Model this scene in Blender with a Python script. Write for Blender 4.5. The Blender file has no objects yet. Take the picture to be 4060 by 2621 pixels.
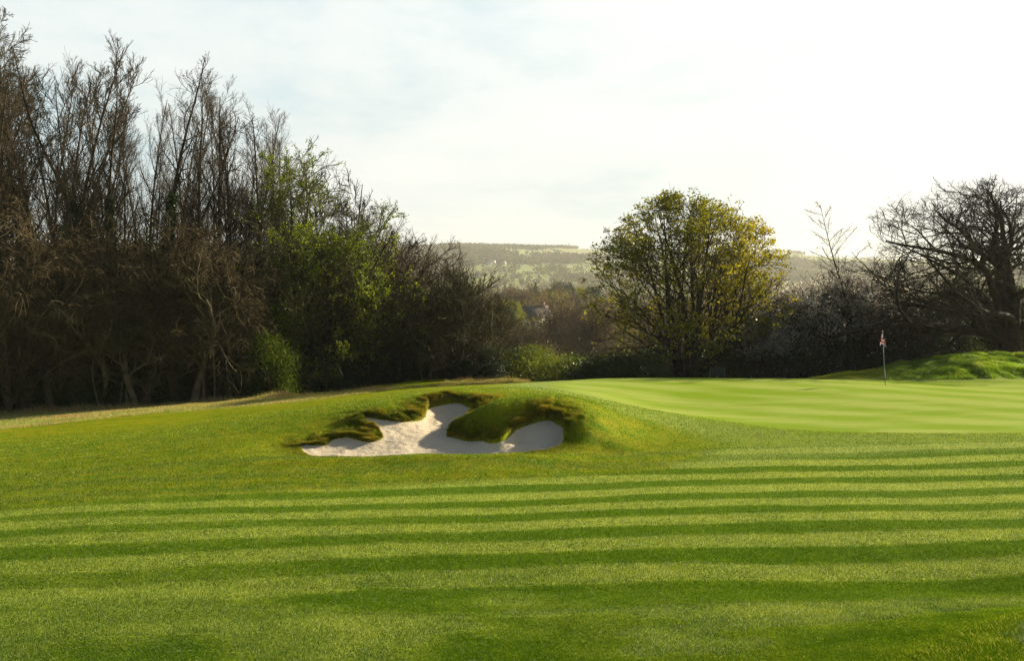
import bpy, math, random
import numpy as np
from mathutils import Vector
random.seed(7)
R = math.radians
SC = bpy.context.scene
COL = SC.collection
F = 2700.0; CX = 1193.0; HY = 630.0; EYE = 4.4      # focal length, image centre and horizon in reference pixels

# ------------------------------------------------------------------ mesh helpers
def new_mesh(name, V, faces, mat, attrs=None, smooth=False, parent=None, fmat=None):
    """V (n,3); faces = (m,3) or (m,4) int array, or list of such arrays"""
    if not isinstance(faces, (list, tuple)): faces = [faces]
    faces = [f for f in faces if len(f)]
    me = bpy.data.meshes.new(name)
    V = np.ascontiguousarray(V, dtype=np.float32)
    me.vertices.add(len(V)); me.vertices.foreach_set('co', V.ravel())
    nl = sum(f.size for f in faces); nf = sum(len(f) for f in faces)
    me.loops.add(nl); me.polygons.add(nf)
    me.loops.foreach_set('vertex_index', np.concatenate([f.ravel() for f in faces]).astype(np.int32))
    tot = np.concatenate([np.full(len(f), f.shape[1]) for f in faces])
    st = np.concatenate([[0], np.cumsum(tot)[:-1]]).astype(np.int32)
    me.polygons.foreach_set('loop_start', st)
    if smooth: me.polygons.foreach_set('use_smooth', np.ones(nf, dtype=bool))
    if attrs:
        for k, a in attrs.items():
            a = np.asarray(a)
            if a.ndim == 2:
                at = me.attributes.new(k, 'FLOAT_COLOR', 'POINT')
                c = np.ones((len(V), 4), dtype=np.float32); c[:, :3] = a
                at.data.foreach_set('color', c.ravel())
            else:
                at = me.attributes.new(k, 'FLOAT', 'POINT')
                at.data.foreach_set('value', a.astype(np.float32))
    for m in (mat if isinstance(mat, (list, tuple)) else [mat]): me.materials.append(m)
    if fmat is not None: me.polygons.foreach_set('material_index', np.asarray(fmat, dtype=np.int32))
    me.update(calc_edges=True)
    o = bpy.data.objects.new(name, me); COL.objects.link(o)
    if parent is not None: o.parent = parent
    return o

def tag(o, label=None, cat=None, group=None, kind=None):
    if label: o['label'] = label
    if cat: o['category'] = cat
    if group: o['group'] = group
    if kind: o['kind'] = kind
    return o

def empty(name, loc=(0, 0, 0), label=None, cat=None, group=None, rz=0, s=1):
    o = bpy.data.objects.new(name, None); COL.objects.link(o)
    o.location = loc; o.rotation_euler = (0, 0, rz); o.scale = (s, s, s) if not isinstance(s, tuple) else s
    o.empty_display_size = .3
    return tag(o, label, cat, group)

def copy_tree(root, loc, rz, s, label, cat=None, group=None):
    r = root.copy(); COL.objects.link(r); r.location = loc; r.rotation_euler = (0, 0, rz)
    r.scale = (s, s, s) if not isinstance(s, tuple) else s
    tag(r, label, cat, group)
    for ch in list(root.children):
        c = ch.copy(); COL.objects.link(c); c.parent = r
    return r

class MB:
    """collects simple solids into one mesh"""
    def __init__(s): s.v = []; s.q = []; s.t = []; s.n = 0
    def add(s, V, q=(), t=()):
        V = np.asarray(V, float)
        s.v.append(V)
        if len(q): s.q.append(np.asarray(q) + s.n)
        if len(t): s.t.append(np.asarray(t) + s.n)
        s.n += len(V)
    def box(s, c, d, rz=0):
        x, y, z = d[0] / 2, d[1] / 2, d[2] / 2
        V = np.array([[sx * x, sy * y, sz * z] for sz in (-1, 1) for sy in (-1, 1) for sx in (-1, 1)])
        cr, sr = math.cos(rz), math.sin(rz)
        V = V @ np.array([[cr, sr, 0], [-sr, cr, 0], [0, 0, 1]]) + np.array(c)
        s.add(V, [[0, 2, 3, 1], [4, 5, 7, 6], [0, 1, 5, 4], [2, 6, 7, 3], [0, 4, 6, 2], [1, 3, 7, 5]])
    def tube(s, pts, rad, k=8):
        V, q, t = tubes(np.array([pts], float), np.array([rad], float), k)
        s.add(V, q, t)
    def build(s, name, mat, parent=None, smooth=False):
        fs = []
        if s.q: fs.append(np.concatenate(s.q))
        if s.t: fs.append(np.concatenate(s.t))
        return new_mesh(name, np.concatenate(s.v), fs, mat, smooth=smooth, parent=parent)

def unit(v): return v / np.maximum(np.linalg.norm(v, axis=-1, keepdims=True), 1e-9)

def tubes(P, Rr, k=5, cap=True):
    """P (B,n,3), Rr (B,n) -> vertices, quads, cap tris"""
    B, n, _ = P.shape
    T = np.empty_like(P); T[:, 1:-1] = P[:, 2:] - P[:, :-2]; T[:, 0] = P[:, 1] - P[:, 0]; T[:, -1] = P[:, -1] - P[:, -2]
    T = unit(T)
    D = unit(P[:, -1] - P[:, 0])
    ax = np.argmin(np.abs(D), axis=1); ref = np.eye(3)[ax][:, None, :]
    U = unit(np.cross(T, ref)); W = np.cross(T, U)
    a = np.arange(k) * 2 * np.pi / k
    V = P[:, :, None, :] + Rr[:, :, None, None] * (np.cos(a)[None, None, :, None] * U[:, :, None, :] + np.sin(a)[None, None, :, None] * W[:, :, None, :])
    V = V.reshape(-1, 3)
    b = (np.arange(B) * n * k)[:, None, None]; i = (np.arange(n - 1) * k)[None, :, None]; j = np.arange(k)[None, None, :]
    j2 = (j + 1) % k
    q = np.stack([b + i + j, b + i + j2, b + i + k + j2, b + i + k + j], -1).reshape(-1, 4)
    t = np.zeros((0, 3), int)
    if cap and k >= 3:
        base = (np.arange(B) * n * k + (n - 1) * k)[:, None]
        t = np.concatenate([np.stack([base[:, 0], base[:, 0] + m, base[:, 0] + m + 1], -1) for m in range(1, k - 1)])
    return V, q, t

# ------------------------------------------------------------------ materials
def mat_new(name):
    m = bpy.data.materials.new(name); m.use_nodes = True
    nt = m.node_tree; nt.nodes.clear()
    out = nt.nodes.new('ShaderNodeOutputMaterial')
    return m, nt, out
def nd(nt, typ, **kw):
    n = nt.nodes.new(typ)
    for k, v in kw.items():
        if k.startswith('i_'): n.inputs[k[2:].replace('_', ' ')].default_value = v
        else: setattr(n, k, v)
    return n
def ramp(nt, fac, stops):
    r = nt.nodes.new('ShaderNodeValToRGB')
    while len(r.color_ramp.elements) < len(stops): r.color_ramp.elements.new(.5)
    for e, (p, c) in zip(r.color_ramp.elements, stops):
        e.position = p; e.color = (c[0], c[1], c[2], 1) if not np.isscalar(c) else (c, c, c, 1)
    nt.links.new(fac, r.inputs[0]); return r.outputs[0]
def noise(nt, vec, scale, detail=3, rough=.5):
    n = nt.nodes.new('ShaderNodeTexNoise'); n.inputs['Scale'].default_value = scale
    n.inputs['Detail'].default_value = detail; n.inputs['Roughness'].default_value = rough
    if vec is not None: nt.links.new(vec, n.inputs['Vector'])
    return n.outputs['Fac']
def mixc(nt, fac, a, b, typ='MIX'):
    m = nt.nodes.new('ShaderNodeMix'); m.data_type = 'RGBA'; m.blend_type = typ
    for s, v in ((m.inputs[0], fac), (m.inputs[6], a), (m.inputs[7], b)):
        if isinstance(v, bpy.types.NodeSocket): nt.links.new(v, s)
        elif np.isscalar(v): s.default_value = v
        else: s.default_value = (v[0], v[1], v[2], 1)
    return m.outputs[2]
def mth(nt, op, a, b=0., clamp=False):
    m = nt.nodes.new('ShaderNodeMath'); m.operation = op; m.use_clamp = clamp
    for s, v in ((m.inputs[0], a), (m.inputs[1], b)):
        if isinstance(v, bpy.types.NodeSocket): nt.links.new(v, s)
        else: s.default_value = v
    return m.outputs[0]
def attr(nt, name, col=False):
    a = nt.nodes.new('ShaderNodeAttribute'); a.attribute_name = name
    return a.outputs['Color'] if col else a.outputs['Fac']

def leaf_mat(name, stops, transl=.45, gloss=.06, rough=.45, tint=(1.5, 1.35, .55)):
    m, nt, out = mat_new(name)
    c = ramp(nt, attr(nt, 'rnd'), stops)
    d = nd(nt, 'ShaderNodeBsdfDiffuse'); t = nd(nt, 'ShaderNodeBsdfTranslucent'); g = nd(nt, 'ShaderNodeBsdfGlossy', i_Roughness=rough)
    nt.links.new(c, d.inputs[0])
    tc = mixc(nt, 1., c, tint, 'MULTIPLY'); nt.links.new(tc, t.inputs[0])
    g.inputs[0].default_value = (.8, .85, .8, 1)
    a = nd(nt, 'ShaderNodeMixShader'); a.inputs[0].default_value = transl
    nt.links.new(d.outputs[0], a.inputs[1]); nt.links.new(t.outputs[0], a.inputs[2])
    b = nd(nt, 'ShaderNodeMixShader'); b.inputs[0].default_value = gloss
    nt.links.new(a.outputs[0], b.inputs[1]); nt.links.new(g.outputs[0], b.inputs[2])
    nt.links.new(b.outputs[0], out.inputs[0]); return m

def bark_mat(name, c1, c2, scale=3.0, rough=.85):
    m, nt, out = mat_new(name)
    tc = nd(nt, 'ShaderNodeTexCoord')
    f = noise(nt, tc.outputs['Object'], scale, 4, .6)
    c = ramp(nt, f, [(.35, c1), (.65, c2)])
    p = nd(nt, 'ShaderNodeBsdfPrincipled'); p.inputs['Roughness'].default_value = rough
    p.inputs['Specular IOR Level'].default_value = .25
    nt.links.new(c, p.inputs['Base Color'])
    bm = nd(nt, 'ShaderNodeBump', i_Strength=.6, i_Distance=.03)
    nt.links.new(noise(nt, tc.outputs['Object'], scale * 9, 3, .6), bm.inputs['Height']); nt.links.new(bm.outputs[0], p.inputs['Normal'])
    nt.links.new(p.outputs[0], out.inputs[0]); return m

def plain(name, c, rough=.5, metal=0, vary=.12, scale=20):
    m, nt, out = mat_new(name)
    tc = nd(nt, 'ShaderNodeTexCoord')
    f = noise(nt, tc.outputs['Object'], scale, 3)
    lo = [x * (1 - vary) for x in c]; hi = [min(1, x * (1 + vary)) for x in c]
    p = nd(nt, 'ShaderNodeBsdfPrincipled'); p.inputs['Roughness'].default_value = rough; p.inputs['Metallic'].default_value = metal
    nt.links.new(ramp(nt, f, [(.3, lo), (.7, hi)]), p.inputs['Base Color'])
    nt.links.new(p.outputs[0], out.inputs[0]); return m

# ------------------------------------------------------------------ terrain heights
def W(px, py, Y): return ((px - CX) * Y / F, Y, EYE - (py - HY) * Y / F)
def flatpt(px, py, z=0.):
    Y = (EYE - z) * F / (py - HY); return ((px - CX) * Y / F, Y, z)
ctrl = []
for X in (-9, -4, 0, 4, 9): ctrl += [(X, 0, 2.7), (X, 4, 2.0 + (.25 if X > 3 else 0)), (X, 8, .85 + (.35 if X > 3 else 0))]
ctrl += [(-7, 12, .1), (-2, 12, .12), (2, 12.5, .15), (4.2, 12, .42), (7, 13, .55), (5.5, 15, .1), (9, 17, .12)]
for px in (0, 500, 1000, 1500, 2000, 2386):
    ctrl += [flatpt(px, 1400, 0), flatpt(px, 1230, 0 if px > 400 else -.06)]
for px in (900, 1200, 1500, 1900, 2386): ctrl.append(flatpt(px, 1110, 0))
ctrl += [flatpt(1400, 1085, 0), flatpt(1580, 1070, 0), flatpt(1700, 1055, 0), flatpt(1950, 1045, 0), flatpt(1300, 1100, 0), flatpt(1600, 1110, 0), flatpt(1500, 1060, .03)]
ctrl += [W(*p) for p in [(0, 1000, 42), (0, 950, 55), (300, 940, 56), (350, 960, 46), (350, 1000, 37), (0, 1100, 27), (300, 1100, 26), (600, 1100, 25.2),
    (600, 1030, 29), (550, 985, 34), (700, 955, 37), (700, 935, 45), (900, 905, 50), (950, 888, 60), (700, 925, 60), (1050, 884, 60), (1200, 890, 58),
    # land round the bunker
    (650, 1030, 29.3), (700, 1000, 30.3), (760, 985, 30.8), (800, 965, 31.4), (850, 945, 32.3), (920, 932, 33.2), (1000, 918, 34.2), (1090, 910, 35), (1180, 903, 35.5),
    (1200, 925, 31.1), (1250, 921, 30.9), (1330, 930, 30.4), (1337, 958, 29.5), (1378, 965, 29.2), (1372, 1000, 28.5), (1420, 1000, 29.2), (1420, 960, 30.8), (1485, 1000, 30.5), (1500, 962, 33.5),
    (1600, 1000, 32), (1400, 1050, 28.2), (1300, 908, 36), (1250, 893, 43), (1150, 900, 40), (1050, 908, 38),
    (1300, 891, 45), (1500, 950, 36.5), (1700, 985, 33.4), (2100, 1010, 31.25), (2386, 1012, 31.1),
    (1400, 882, 47), (1600, 880.5, 47.5), (1850, 882, 47.5), (2063, 898, 44.3), (2386, 887.5, 47.2), (1800, 930, 39.6), (2200, 940, 38.3),
    (2250, 836, 52.5), (2195, 848, 51.5), (2386, 849, 51.5), (2130, 864, 50.5), (2060, 879, 49.8), (2100, 873, 50.2), (2000, 878, 51.5), (2040, 877, 50.8), (2120, 858, 52.5), (2250, 858, 49.5), (2386, 862, 49.5), (2250, 884, 48.2), (2386, 886, 48.2),
    (1950, 873, 53.5), (1850, 884, 51.5), (2355, 832, 58), (2310, 826, 55.5)]]
ctrl += [(-34, 30, -1.2), (-34, 50, -2.4), (-36, 68, -2.4), (-20, 68, -2.3), (-8, 68, -2.1), (0, 55, -1.3), (4, 54, -1.0), (9, 54, -.95), (9, 62, -2), (2, 68, -2.4), (15, 68, -1.6), (14, 58, -1.3),
         (25, 66, -.2), (36, 60, .2), (38, 70, -.2), (34, 48, 0), (34, 34, .1), (30, 20, .2), (-30, 12, .2), (-20, 20, -.1), (30, 5, 1.5), (-30, 0, 1.5), (-12, 13, .05), (14, 14, .4)]
# turf along the far lips: (px, py of the sand edge, depth, lip height)
def ymap(px, py):
    y = 28.4 + (1062 - py) * .026
    if px < 1125: y += max(0, 1022 - py) * .010 * min(1, max(0, (px - 930) / 50))
    if px > 1150: y -= .85 * min(1, (px - 1150) / 60)
    return y
back = [(1119, 951, .24), (1091, 950.5, .24), (1077, 943.6, .22), (1060, 941, .24), (1026, 947, .26), (998, 952, .24), (993, 962.5, .20), (991, 973, .20), (977.6, 983, .14),
        (957, 985, .12), (933, 986, .12), (888, 981, .13), (857, 974.6, .14), (844.8, 976, .06), (853, 986.7, .06), (874, 998.8, .10), (888, 1010.8, .14), (893, 1024.6, .12),
        (867, 1034, .10), (840, 1029.8, .10), (812, 1021, .13), (798, 1023, .08), (777.5, 1024.6, .08), (763.8, 1035, .06), (757, 1041.9, .09), (732.7, 1040, .09), (712, 1039.5, .05), (694.8, 1040.1, .03)]
nose = [(1317, 999, .26), (1295, 990, .24), (1288, 983, .24), (1267, 981.5, .22), (1233, 991.9, .20), (1198, 1002, .18), (1181, 1017.7, .16), (1167, 1031.5, .14), (1139.6, 1039.5, .14),
        (1122, 1029.8, .14), (1091, 1031.5, .13), (1057, 1021, .12), (1036, 1020, .10)]
front = [(722, 1059.1, .0), (760, 1064, .0), (843, 1066, -.0), (922, 1062.6, 0), (991, 1058, .02), (1040, 1060.8, .0), (1129, 1061.5, 0), (1198, 1058, .04), (1260, 1049.5, .12), (1295, 1040, .17), (1315.5, 1031.5, .2)]
sandc = []; outline = []; tc = []
for px, py, z in front:                                        # near lip, left to right
    x, y, _ = flatpt(px, py, z); outline.append((x, y)); tc.append((x, y, z)); sandc.append((x, y + .12, z - .20))
for px, py, h in nose:
    x, y, z = W(px, py, ymap(px + (40 if px < 1200 else 0), py) if px >= 1125 else 28.5 + (1062 - py) * .030)
    if len(outline) == len(front): tc.append((x + .25, y - .1, z + h))
    outline.append((x, y)); sandc.append((x, y, z)); tc.append((x + .04, y + .05, z + h))
# hidden side of the nose
for x, y, z, h in ((-1.43, 30.9, .166, .24), (-1.11, 31.6, .304, .30), (-.78, 32.3, .51, .32)):
    outline.append((x, y)); sandc.append((x, y, z)); tc.append((x + .1, y, z + h))
for px, py, h in back:
    x, y, z = W(px, py, ymap(px, py)); outline.append((x, y)); sandc.append((x, y, z)); tc.append((x, y + .06, z + h))
# crest of the nose
tc += [W(*p) for p in [(1060, 1000, 29.75), (1090, 975, 30.0), (1119, 951, 30.35), (1160, 931, 30.7), (1150, 962, 29.95), (1200, 950, 30.0), (1270, 945, 29.75), (1310, 960, 29.3)]]
for px, py, Y in [(900, 1040, 28.95), (980, 1020, 29.6), (940, 1010, 29.9), (830, 1050, 28.8), (1000, 1000, 30.5), (1050, 970, 31.6), (1200, 1035, 28.7), (1270, 1010, 28.95), (1090, 1050, 28.75)]:
    sandc.append(W(px, py, Y))
ctrl = np.array(ctrl); tc = np.array(tc); sandc = np.array(sandc); outline = np.array(outline)

class RBF:
    def __init__(s, pts, lam=1e-3):
        s.c = pts[:, :2]; n = len(pts)
        K = s.k(s.c[:, None] - s.c[None]) + lam * np.eye(n)
        Pm = np.c_[np.ones(n), s.c]
        A = np.block([[K, Pm], [Pm.T, np.zeros((3, 3))]])
        s.w = np.linalg.solve(A, np.r_[pts[:, 2], 0, 0, 0])
    @staticmethod
    def k(d):
        r = np.sqrt((d ** 2).sum(-1)); return r ** 2 * np.log(r + 1e-6) / 10
    def __call__(s, X, Y):
        sh = X.shape; q = np.c_[X.ravel(), Y.ravel()]; out = np.empty(len(q))
        for i in range(0, len(q), 20000):
            b = q[i:i + 20000]; out[i:i + 20000] = s.k(b[:, None] - s.c[None]) @ s.w[:-3] + s.w[-3] + b @ s.w[-2:]
        return out.reshape(sh)
base_f = RBF(ctrl, .02)
# local correction that lifts the turf to the lips
res = tc.copy(); res[:, 2] -= base_f(tc[:, 0], tc[:, 1])
ring = np.array([(x, y, 0.) for x, y in [(-6.5, 28), (-6, 31), (-5, 34), (-3, 36), (0, 37), (2.5, 35.5), (3.4, 33), (3, 30), (2.6, 28), (1.5, 26.8), (0, 26.6), (-2, 26.6), (-4, 26.8), (-5.6, 27)]])
inner = ctrl[(ctrl[:, 0] > -6) & (ctrl[:, 0] < 3.2) & (ctrl[:, 1] > 27) & (ctrl[:, 1] < 36)].copy(); inner[:, 2] = 0
corr_f = RBF(np.concatenate([res, ring, inner]), .01)
sand_f = RBF(sandc, .01)

def in_poly(X, Y, P):
    ins = np.zeros(X.shape, bool); n = len(P)
    for i in range(n):
        x1, y1 = P[i]; x2, y2 = P[(i + 1) % n]
        c = ((y1 > Y) != (y2 > Y)); 
        if y1 != y2: ins ^= c & (X < (x2 - x1) * (Y - y1) / (y2 - y1) + x1)
    return ins
def poly_dist(X, Y, P, closed=True):
    d = np.full(X.shape, 1e9); n = len(P)
    for i in range(n if closed else n - 1):
        x1, y1 = P[i]; x2, y2 = P[(i + 1) % n]; dx, dy = x2 - x1, y2 - y1
        t = np.clip(((X - x1) * dx + (Y - y1) * dy) / (dx * dx + dy * dy + 1e-12), 0, 1)
        d = np.minimum(d, np.hypot(X - x1 - t * dx, Y - y1 - t * dy))
    return d
def smooth_outline(P, it=2):
    for _ in range(it):
        Q = np.roll(P, -1, 0); P = np.stack([.75 * P + .25 * Q, .25 * P + .75 * Q], 1).reshape(-1, 2)
    return P
OUT = smooth_outline(outline, 2)
def sstep(a, b, x):
    t = np.clip((x - a) / (b - a), 0, 1); return t * t * (3 - 2 * t)

_rs = np.random.RandomState(3)
def make_vnoise(seed):
    g = np.random.RandomState(seed).rand(256, 256)
    def f(x, y):
        xi = np.floor(x).astype(int); yi = np.floor(y).astype(int); fx = x - xi; fy = y - yi
        fx = fx * fx * (3 - 2 * fx); fy = fy * fy * (3 - 2 * fy)
        a = g[xi % 256, yi % 256]; b = g[(xi + 1) % 256, yi % 256]; c = g[xi % 256, (yi + 1) % 256]; d = g[(xi + 1) % 256, (yi + 1) % 256]
        return (a * (1 - fx) + b * fx) * (1 - fy) + (c * (1 - fx) + d * fx) * fy
    return f
vn1, vn2, vn3 = make_vnoise(1), make_vnoise(2), make_vnoise(5)

crest_x = (np.array([-300, 700, 1000, 1050, 1180, 1235, 1300, 1330, 1410, 1500, 1780, 1830, 1900, 2000, 2386, 3200]) - CX) * 3200 / F
crest_z = EYE + (HY - np.array([576, 577, 579, 576, 577.5, 580, 579, 580, 583, 585, 589, 588, 597, 604, 612, 620])) * 3200 / F
def z_far(X, Y):
    z = np.interp(Y, [60, 75, 120, 180, 300, 600, 1100], [-2, -4, -9, -13, -19, -26, -33])
    c = np.interp(X * 3200 / np.maximum(Y, 800), crest_x, crest_z)
    t = sstep(1100, 3200, Y); t = t ** .95
    z = z + (c + 33) * t * (Y > 1100)
    z = np.where(Y > 3200, c - (Y - 3200) * .03, z)
    # wooded spur in front of the main ridge
    xc = -105.0
    gx = np.where(X < xc, np.exp(-((X - xc) / 420) ** 2), np.exp(-((X - xc) / 75) ** 2))
    z = z + 10 * gx * np.exp(-((Y - 2350) / 260) ** 2)
    z = z + (vn1(X / 160 + 7, Y / 160) - .5) * 6 * sstep(300, 900, Y) * (1 - .8 * sstep(2700, 3200, Y))
    z = z + 7.5 * np.exp(-(((X - 7) / 26) ** 2 + ((Y - 345) / 34) ** 2))      # knoll with a house
    # land stays high behind the trees on either side
    side = np.maximum(sstep(6, 14, -X - (Y - 60) * .12) , sstep(20, 32, X - (Y - 60) * .5)) * (1 - sstep(110, 260, Y))
    z = z * (1 - side) + (-2.3 * (X < 0) - .4 * (X > 0)) * side
    return z
def turf_z(X, Y):
    Xc = np.clip(X, -40, 40); Yc = np.clip(Y, -2, 70)
    z = base_f(Xc, Yc)
    wl = sstep(-7.2, -5.6, X) * (1 - sstep(2.8, 4.2, X)) * sstep(25.8, 27, Y) * (1 - sstep(36, 38.5, Y))
    m = wl > 0
    if m.any():
        c = np.zeros(z.shape); c[m] = corr_f(X[m], Y[m]); z = z + c * wl
    w = sstep(60, 76, Y)
    z = z * (1 - w) + z_far(X, Y) * w
    wx = sstep(40, 70, np.abs(X)) * (1 - w); z = z * (1 - wx) + (-1.5 * (X < 0)) * wx
    return z
def ground_z(X, Y):
    X = np.atleast_1d(np.asarray(X, float)); Y = np.atleast_1d(np.asarray(Y, float))
    z = turf_z(X, Y)
    m = (X > -6.5) & (X < 3) & (Y > 27) & (Y < 35)
    if m.any():
        ins = np.zeros(X.shape, bool); ins[m] = in_poly(X[m], Y[m], OUT)
        if ins.any():
            z[ins] = np.minimum(z[ins], sand_f(X[ins], Y[ins]))
    return z
def gz(x, y): return float(ground_z([x], [y])[0])
def hit(px, py, y0=9, y1=75):
    Ys = np.linspace(y0, y1, 700); Xs = (px - CX) * Ys / F; ray = EYE - (py - HY) * Ys / F
    g = turf_z(Xs, Ys); k = np.argmax(g >= ray); return (Xs[k], Ys[k])
def plan(pts): return np.array([hit(*p) for p in pts])

green_P = plan([(1290, 896), (1305, 903), (1345, 912), (1400, 925), (1500, 950), (1600, 970), (1700, 985), (1780, 996), (1850, 1003), (1960, 1008), (2100, 1010), (2386, 1012)])
green_P = np.concatenate([green_P, [(20, 31.5), (27, 36), (26, 46.5), (20.5, 47.4), (12, 47.6), (6, 47.6), (3.2, 47.3), (2.2, 46.2)]])
green_S = smooth_outline(green_P, 2)
apron_P = plan([(1180, 905), (1240, 908), (1330, 922), (1400, 945), (1450, 962), (1530, 985), (1620, 1012), (1665, 1030), (1685, 1045)])
apron_P = np.concatenate([apron_P, plan([(1640, 1068), (1560, 1090), (1700, 1080), (2000, 1060), (2386, 1045)]), [(24, 29.8), (30, 36), (30, 48.8), (20, 48.9), (12, 49), (3, 49), (0.2, 46), (-.3, 40)]])
apron_S = smooth_outline(apron_P, 1)
fair_P = np.concatenate([plan([(0, 1195), (300, 1165), (550, 1150), (800, 1140), (1000, 1125), (1250, 1115), (1500, 1102), (1600, 1080), (1660, 1060), (1685, 1045), (2386, 1030)]), [(26, 28), (30, 12), (12, 13.2), (6.3, 14.2), (4.2, 12.3), (3.6, 11), (3, 8), (-14, 8), (-16, 20)]])
fair_S = smooth_outline(fair_P, 1)
wild_near = plan([(0, 1000), (250, 975), (500, 950), (700, 934), (790, 922), (860, 915), (930, 905), (1060, 897), (1180, 893)])
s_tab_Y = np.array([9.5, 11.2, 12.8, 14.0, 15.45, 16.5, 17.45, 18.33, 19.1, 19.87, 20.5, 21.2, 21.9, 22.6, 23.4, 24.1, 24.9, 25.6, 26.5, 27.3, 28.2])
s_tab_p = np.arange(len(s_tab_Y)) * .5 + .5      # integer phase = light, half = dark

# ------------------------------------------------------------------ ground sheet
def axis(parts):
    a = []
    for lo, hi, n in parts: a += list(np.linspace(lo, hi, n, endpoint=False))
    return np.array(a)
pos = np.geomspace(30, 9000, 90)
xs = np.concatenate([-pos[::-1], np.arange(-29.8, -5.4, .16), np.arange(-5.4, 2.4, .035), np.arange(2.4, 29.9, .14), pos])
ys = np.concatenate([-np.geomspace(4, 400, 12)[::-1], np.arange(-3, 10, .5), np.arange(10, 27.3, .13), np.arange(27.3, 33.6, .04), np.arange(33.6, 56, .13), np.arange(56, 75, .4), np.geomspace(75, 9500, 210)])
GX, GY = np.meshgrid(xs, ys)
GZ = turf_z(GX, GY)
loc = (GX > -6) & (GX < 3) & (GY > 27) & (GY < 34.5)
ins = np.zeros(GX.shape, bool); dist = np.full(GX.shape, 9.)
ins[loc] = in_poly(GX[loc], GY[loc], OUT); dist[loc] = poly_dist(GX[loc], GY[loc], OUT)
SZ = np.zeros(GX.shape); SZ[loc] = sand_f(GX[loc], GY[loc])
# raked, trodden sand
rk = (vn1(GX * 2.2, GY * 2.2) - .5) * .05 + np.sin((GX * .5 + GY) * 2 * np.pi / .11 + 3 * vn2(GX * 1.5, GY * 1.5)) * .004 + (vn2(GX * 7, GY * 7) - .5) * .022 + (vn3(GX * 16, GY * 14) - .5) * .010
edge_up = np.exp(-(dist / .12) ** 2) * .03
SZ2 = np.minimum(SZ + rk * np.clip(dist / .2, 0, 1) + edge_up, GZ - .02)
# turf surface: hummocks near the lips, fine unevenness everywhere
hum = (vn1(GX * 1.7 + 5, GY * 1.7) - .5) * .08 + (vn2(GX * 5, GY * 5) - .5) * .09 + (vn3(GX * 12, GY * 12) - .5) * .05
near = np.exp(-(dist / .9) ** 2) * (dist < 8)
frontlip = (GY < 28.8)
GZ = GZ + hum * near * np.where(frontlip, .15, 1.)
GZ = GZ + ((vn1(GX * .35, GY * .35) - .5) * .06 + (vn3(GX * 1.1 + 4, GY * 1.1) - .5) * .022) * sstep(8, 14, GY) * (1 - sstep(60, 70, GY)) * np.where((GY > 31) & (GX > 3), .4, 1.)
GZ = GZ + (vn2(GX * 1.3, GY * 1.3) - .5) * .10 * sstep(49, 51, GY) * (1 - sstep(60, 90, GY))
GZ = GZ + (vn3(GX * 1.3, GY * 1.3) - .5) * .24 * sstep(47.9, 49.2, GY) * sstep(13, 15, GX) * (1 - sstep(60, 70, GY))
Z = np.where(ins, SZ2, GZ)
def nearest(X, Y, P):
    bd = np.full(X.shape, 1e9); bx = X.copy(); by = Y.copy(); n_ = len(P)
    for i in range(n_):
        x1, y1 = P[i]; x2, y2 = P[(i + 1) % n_]; dx, dy = x2 - x1, y2 - y1
        t = np.clip(((X - x1) * dx + (Y - y1) * dy) / (dx * dx + dy * dy + 1e-12), 0, 1)
        qx, qy = x1 + t * dx, y1 + t * dy; d = np.hypot(X - qx, Y - qy); k = d < bd
        bd[k] = d[k]; bx[k] = qx[k]; by[k] = qy[k]
    return bx, by
GXm, GYm = GX.copy(), GY.copy()
k_ = (~ins) & (dist < .034); GXm[k_], GYm[k_] = nearest(GX[k_], GY[k_], OUT)
green_m = in_poly(GX, GY, green_S); apron_m = in_poly(GX, GY, apron_S); fair_m = in_poly(GX, GY, fair_S)
def soft(mask_poly, w):
    d = np.full(GX.shape, 9.); k = (np.abs(GX) < 35) & (GY > 5) & (GY < 60)
    ins_ = in_poly(GX, GY, mask_poly); d[k] = poly_dist(GX[k], GY[k], mask_poly)
    return np.where(ins_, .5 + .5 * np.clip(d / w, 0, 1), .5 - .5 * np.clip(d / w, 0, 1))
a_green = soft(green_S, .45); a_apron = soft(apron_S, .5); a_fair = soft(fair_S, .3)
wy = np.interp(GX, wild_near[:, 0], wild_near[:, 1])
a_wild = sstep(-.8, .8, GY - wy + (vn1(GX * .8, GY * .8) - .5) * 1.6) * (1 - sstep(-2, 1, GX)) * (GY > 30)
a_wild = a_wild * (1 - sstep(-12, -8, GX) * sstep(2.0, 3.2, GY - wy))
a_wild = np.where(GX < wild_near[0, 0], sstep(-.8, .8, GY - wild_near[0, 1] + (GX + 16) * .1), a_wild)
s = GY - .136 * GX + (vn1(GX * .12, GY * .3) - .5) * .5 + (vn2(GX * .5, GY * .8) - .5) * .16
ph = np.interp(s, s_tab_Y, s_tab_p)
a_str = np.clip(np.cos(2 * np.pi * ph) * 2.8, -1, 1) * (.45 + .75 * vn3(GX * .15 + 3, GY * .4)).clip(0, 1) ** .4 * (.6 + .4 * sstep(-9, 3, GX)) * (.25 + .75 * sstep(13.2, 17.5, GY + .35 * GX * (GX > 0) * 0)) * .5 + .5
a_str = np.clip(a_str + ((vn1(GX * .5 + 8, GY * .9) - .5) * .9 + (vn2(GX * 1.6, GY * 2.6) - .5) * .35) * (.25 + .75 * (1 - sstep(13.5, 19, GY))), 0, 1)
g2 = (GY * .80 + GX * .55)
a_gst = np.clip(np.sin((g2 + .5 * vn2(GX * .1, GY * .2)) * 2 * np.pi / 2.6) * .5 + 1.2 * (vn1(GX * .25, GY * .8) - .5), -1, 1) * .5 + .5
a_sand = ins.astype(float); a_lip = np.exp(-(np.maximum(dist - .02, 0) / .10) ** 2) * (~ins) * (~frontlip)
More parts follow.
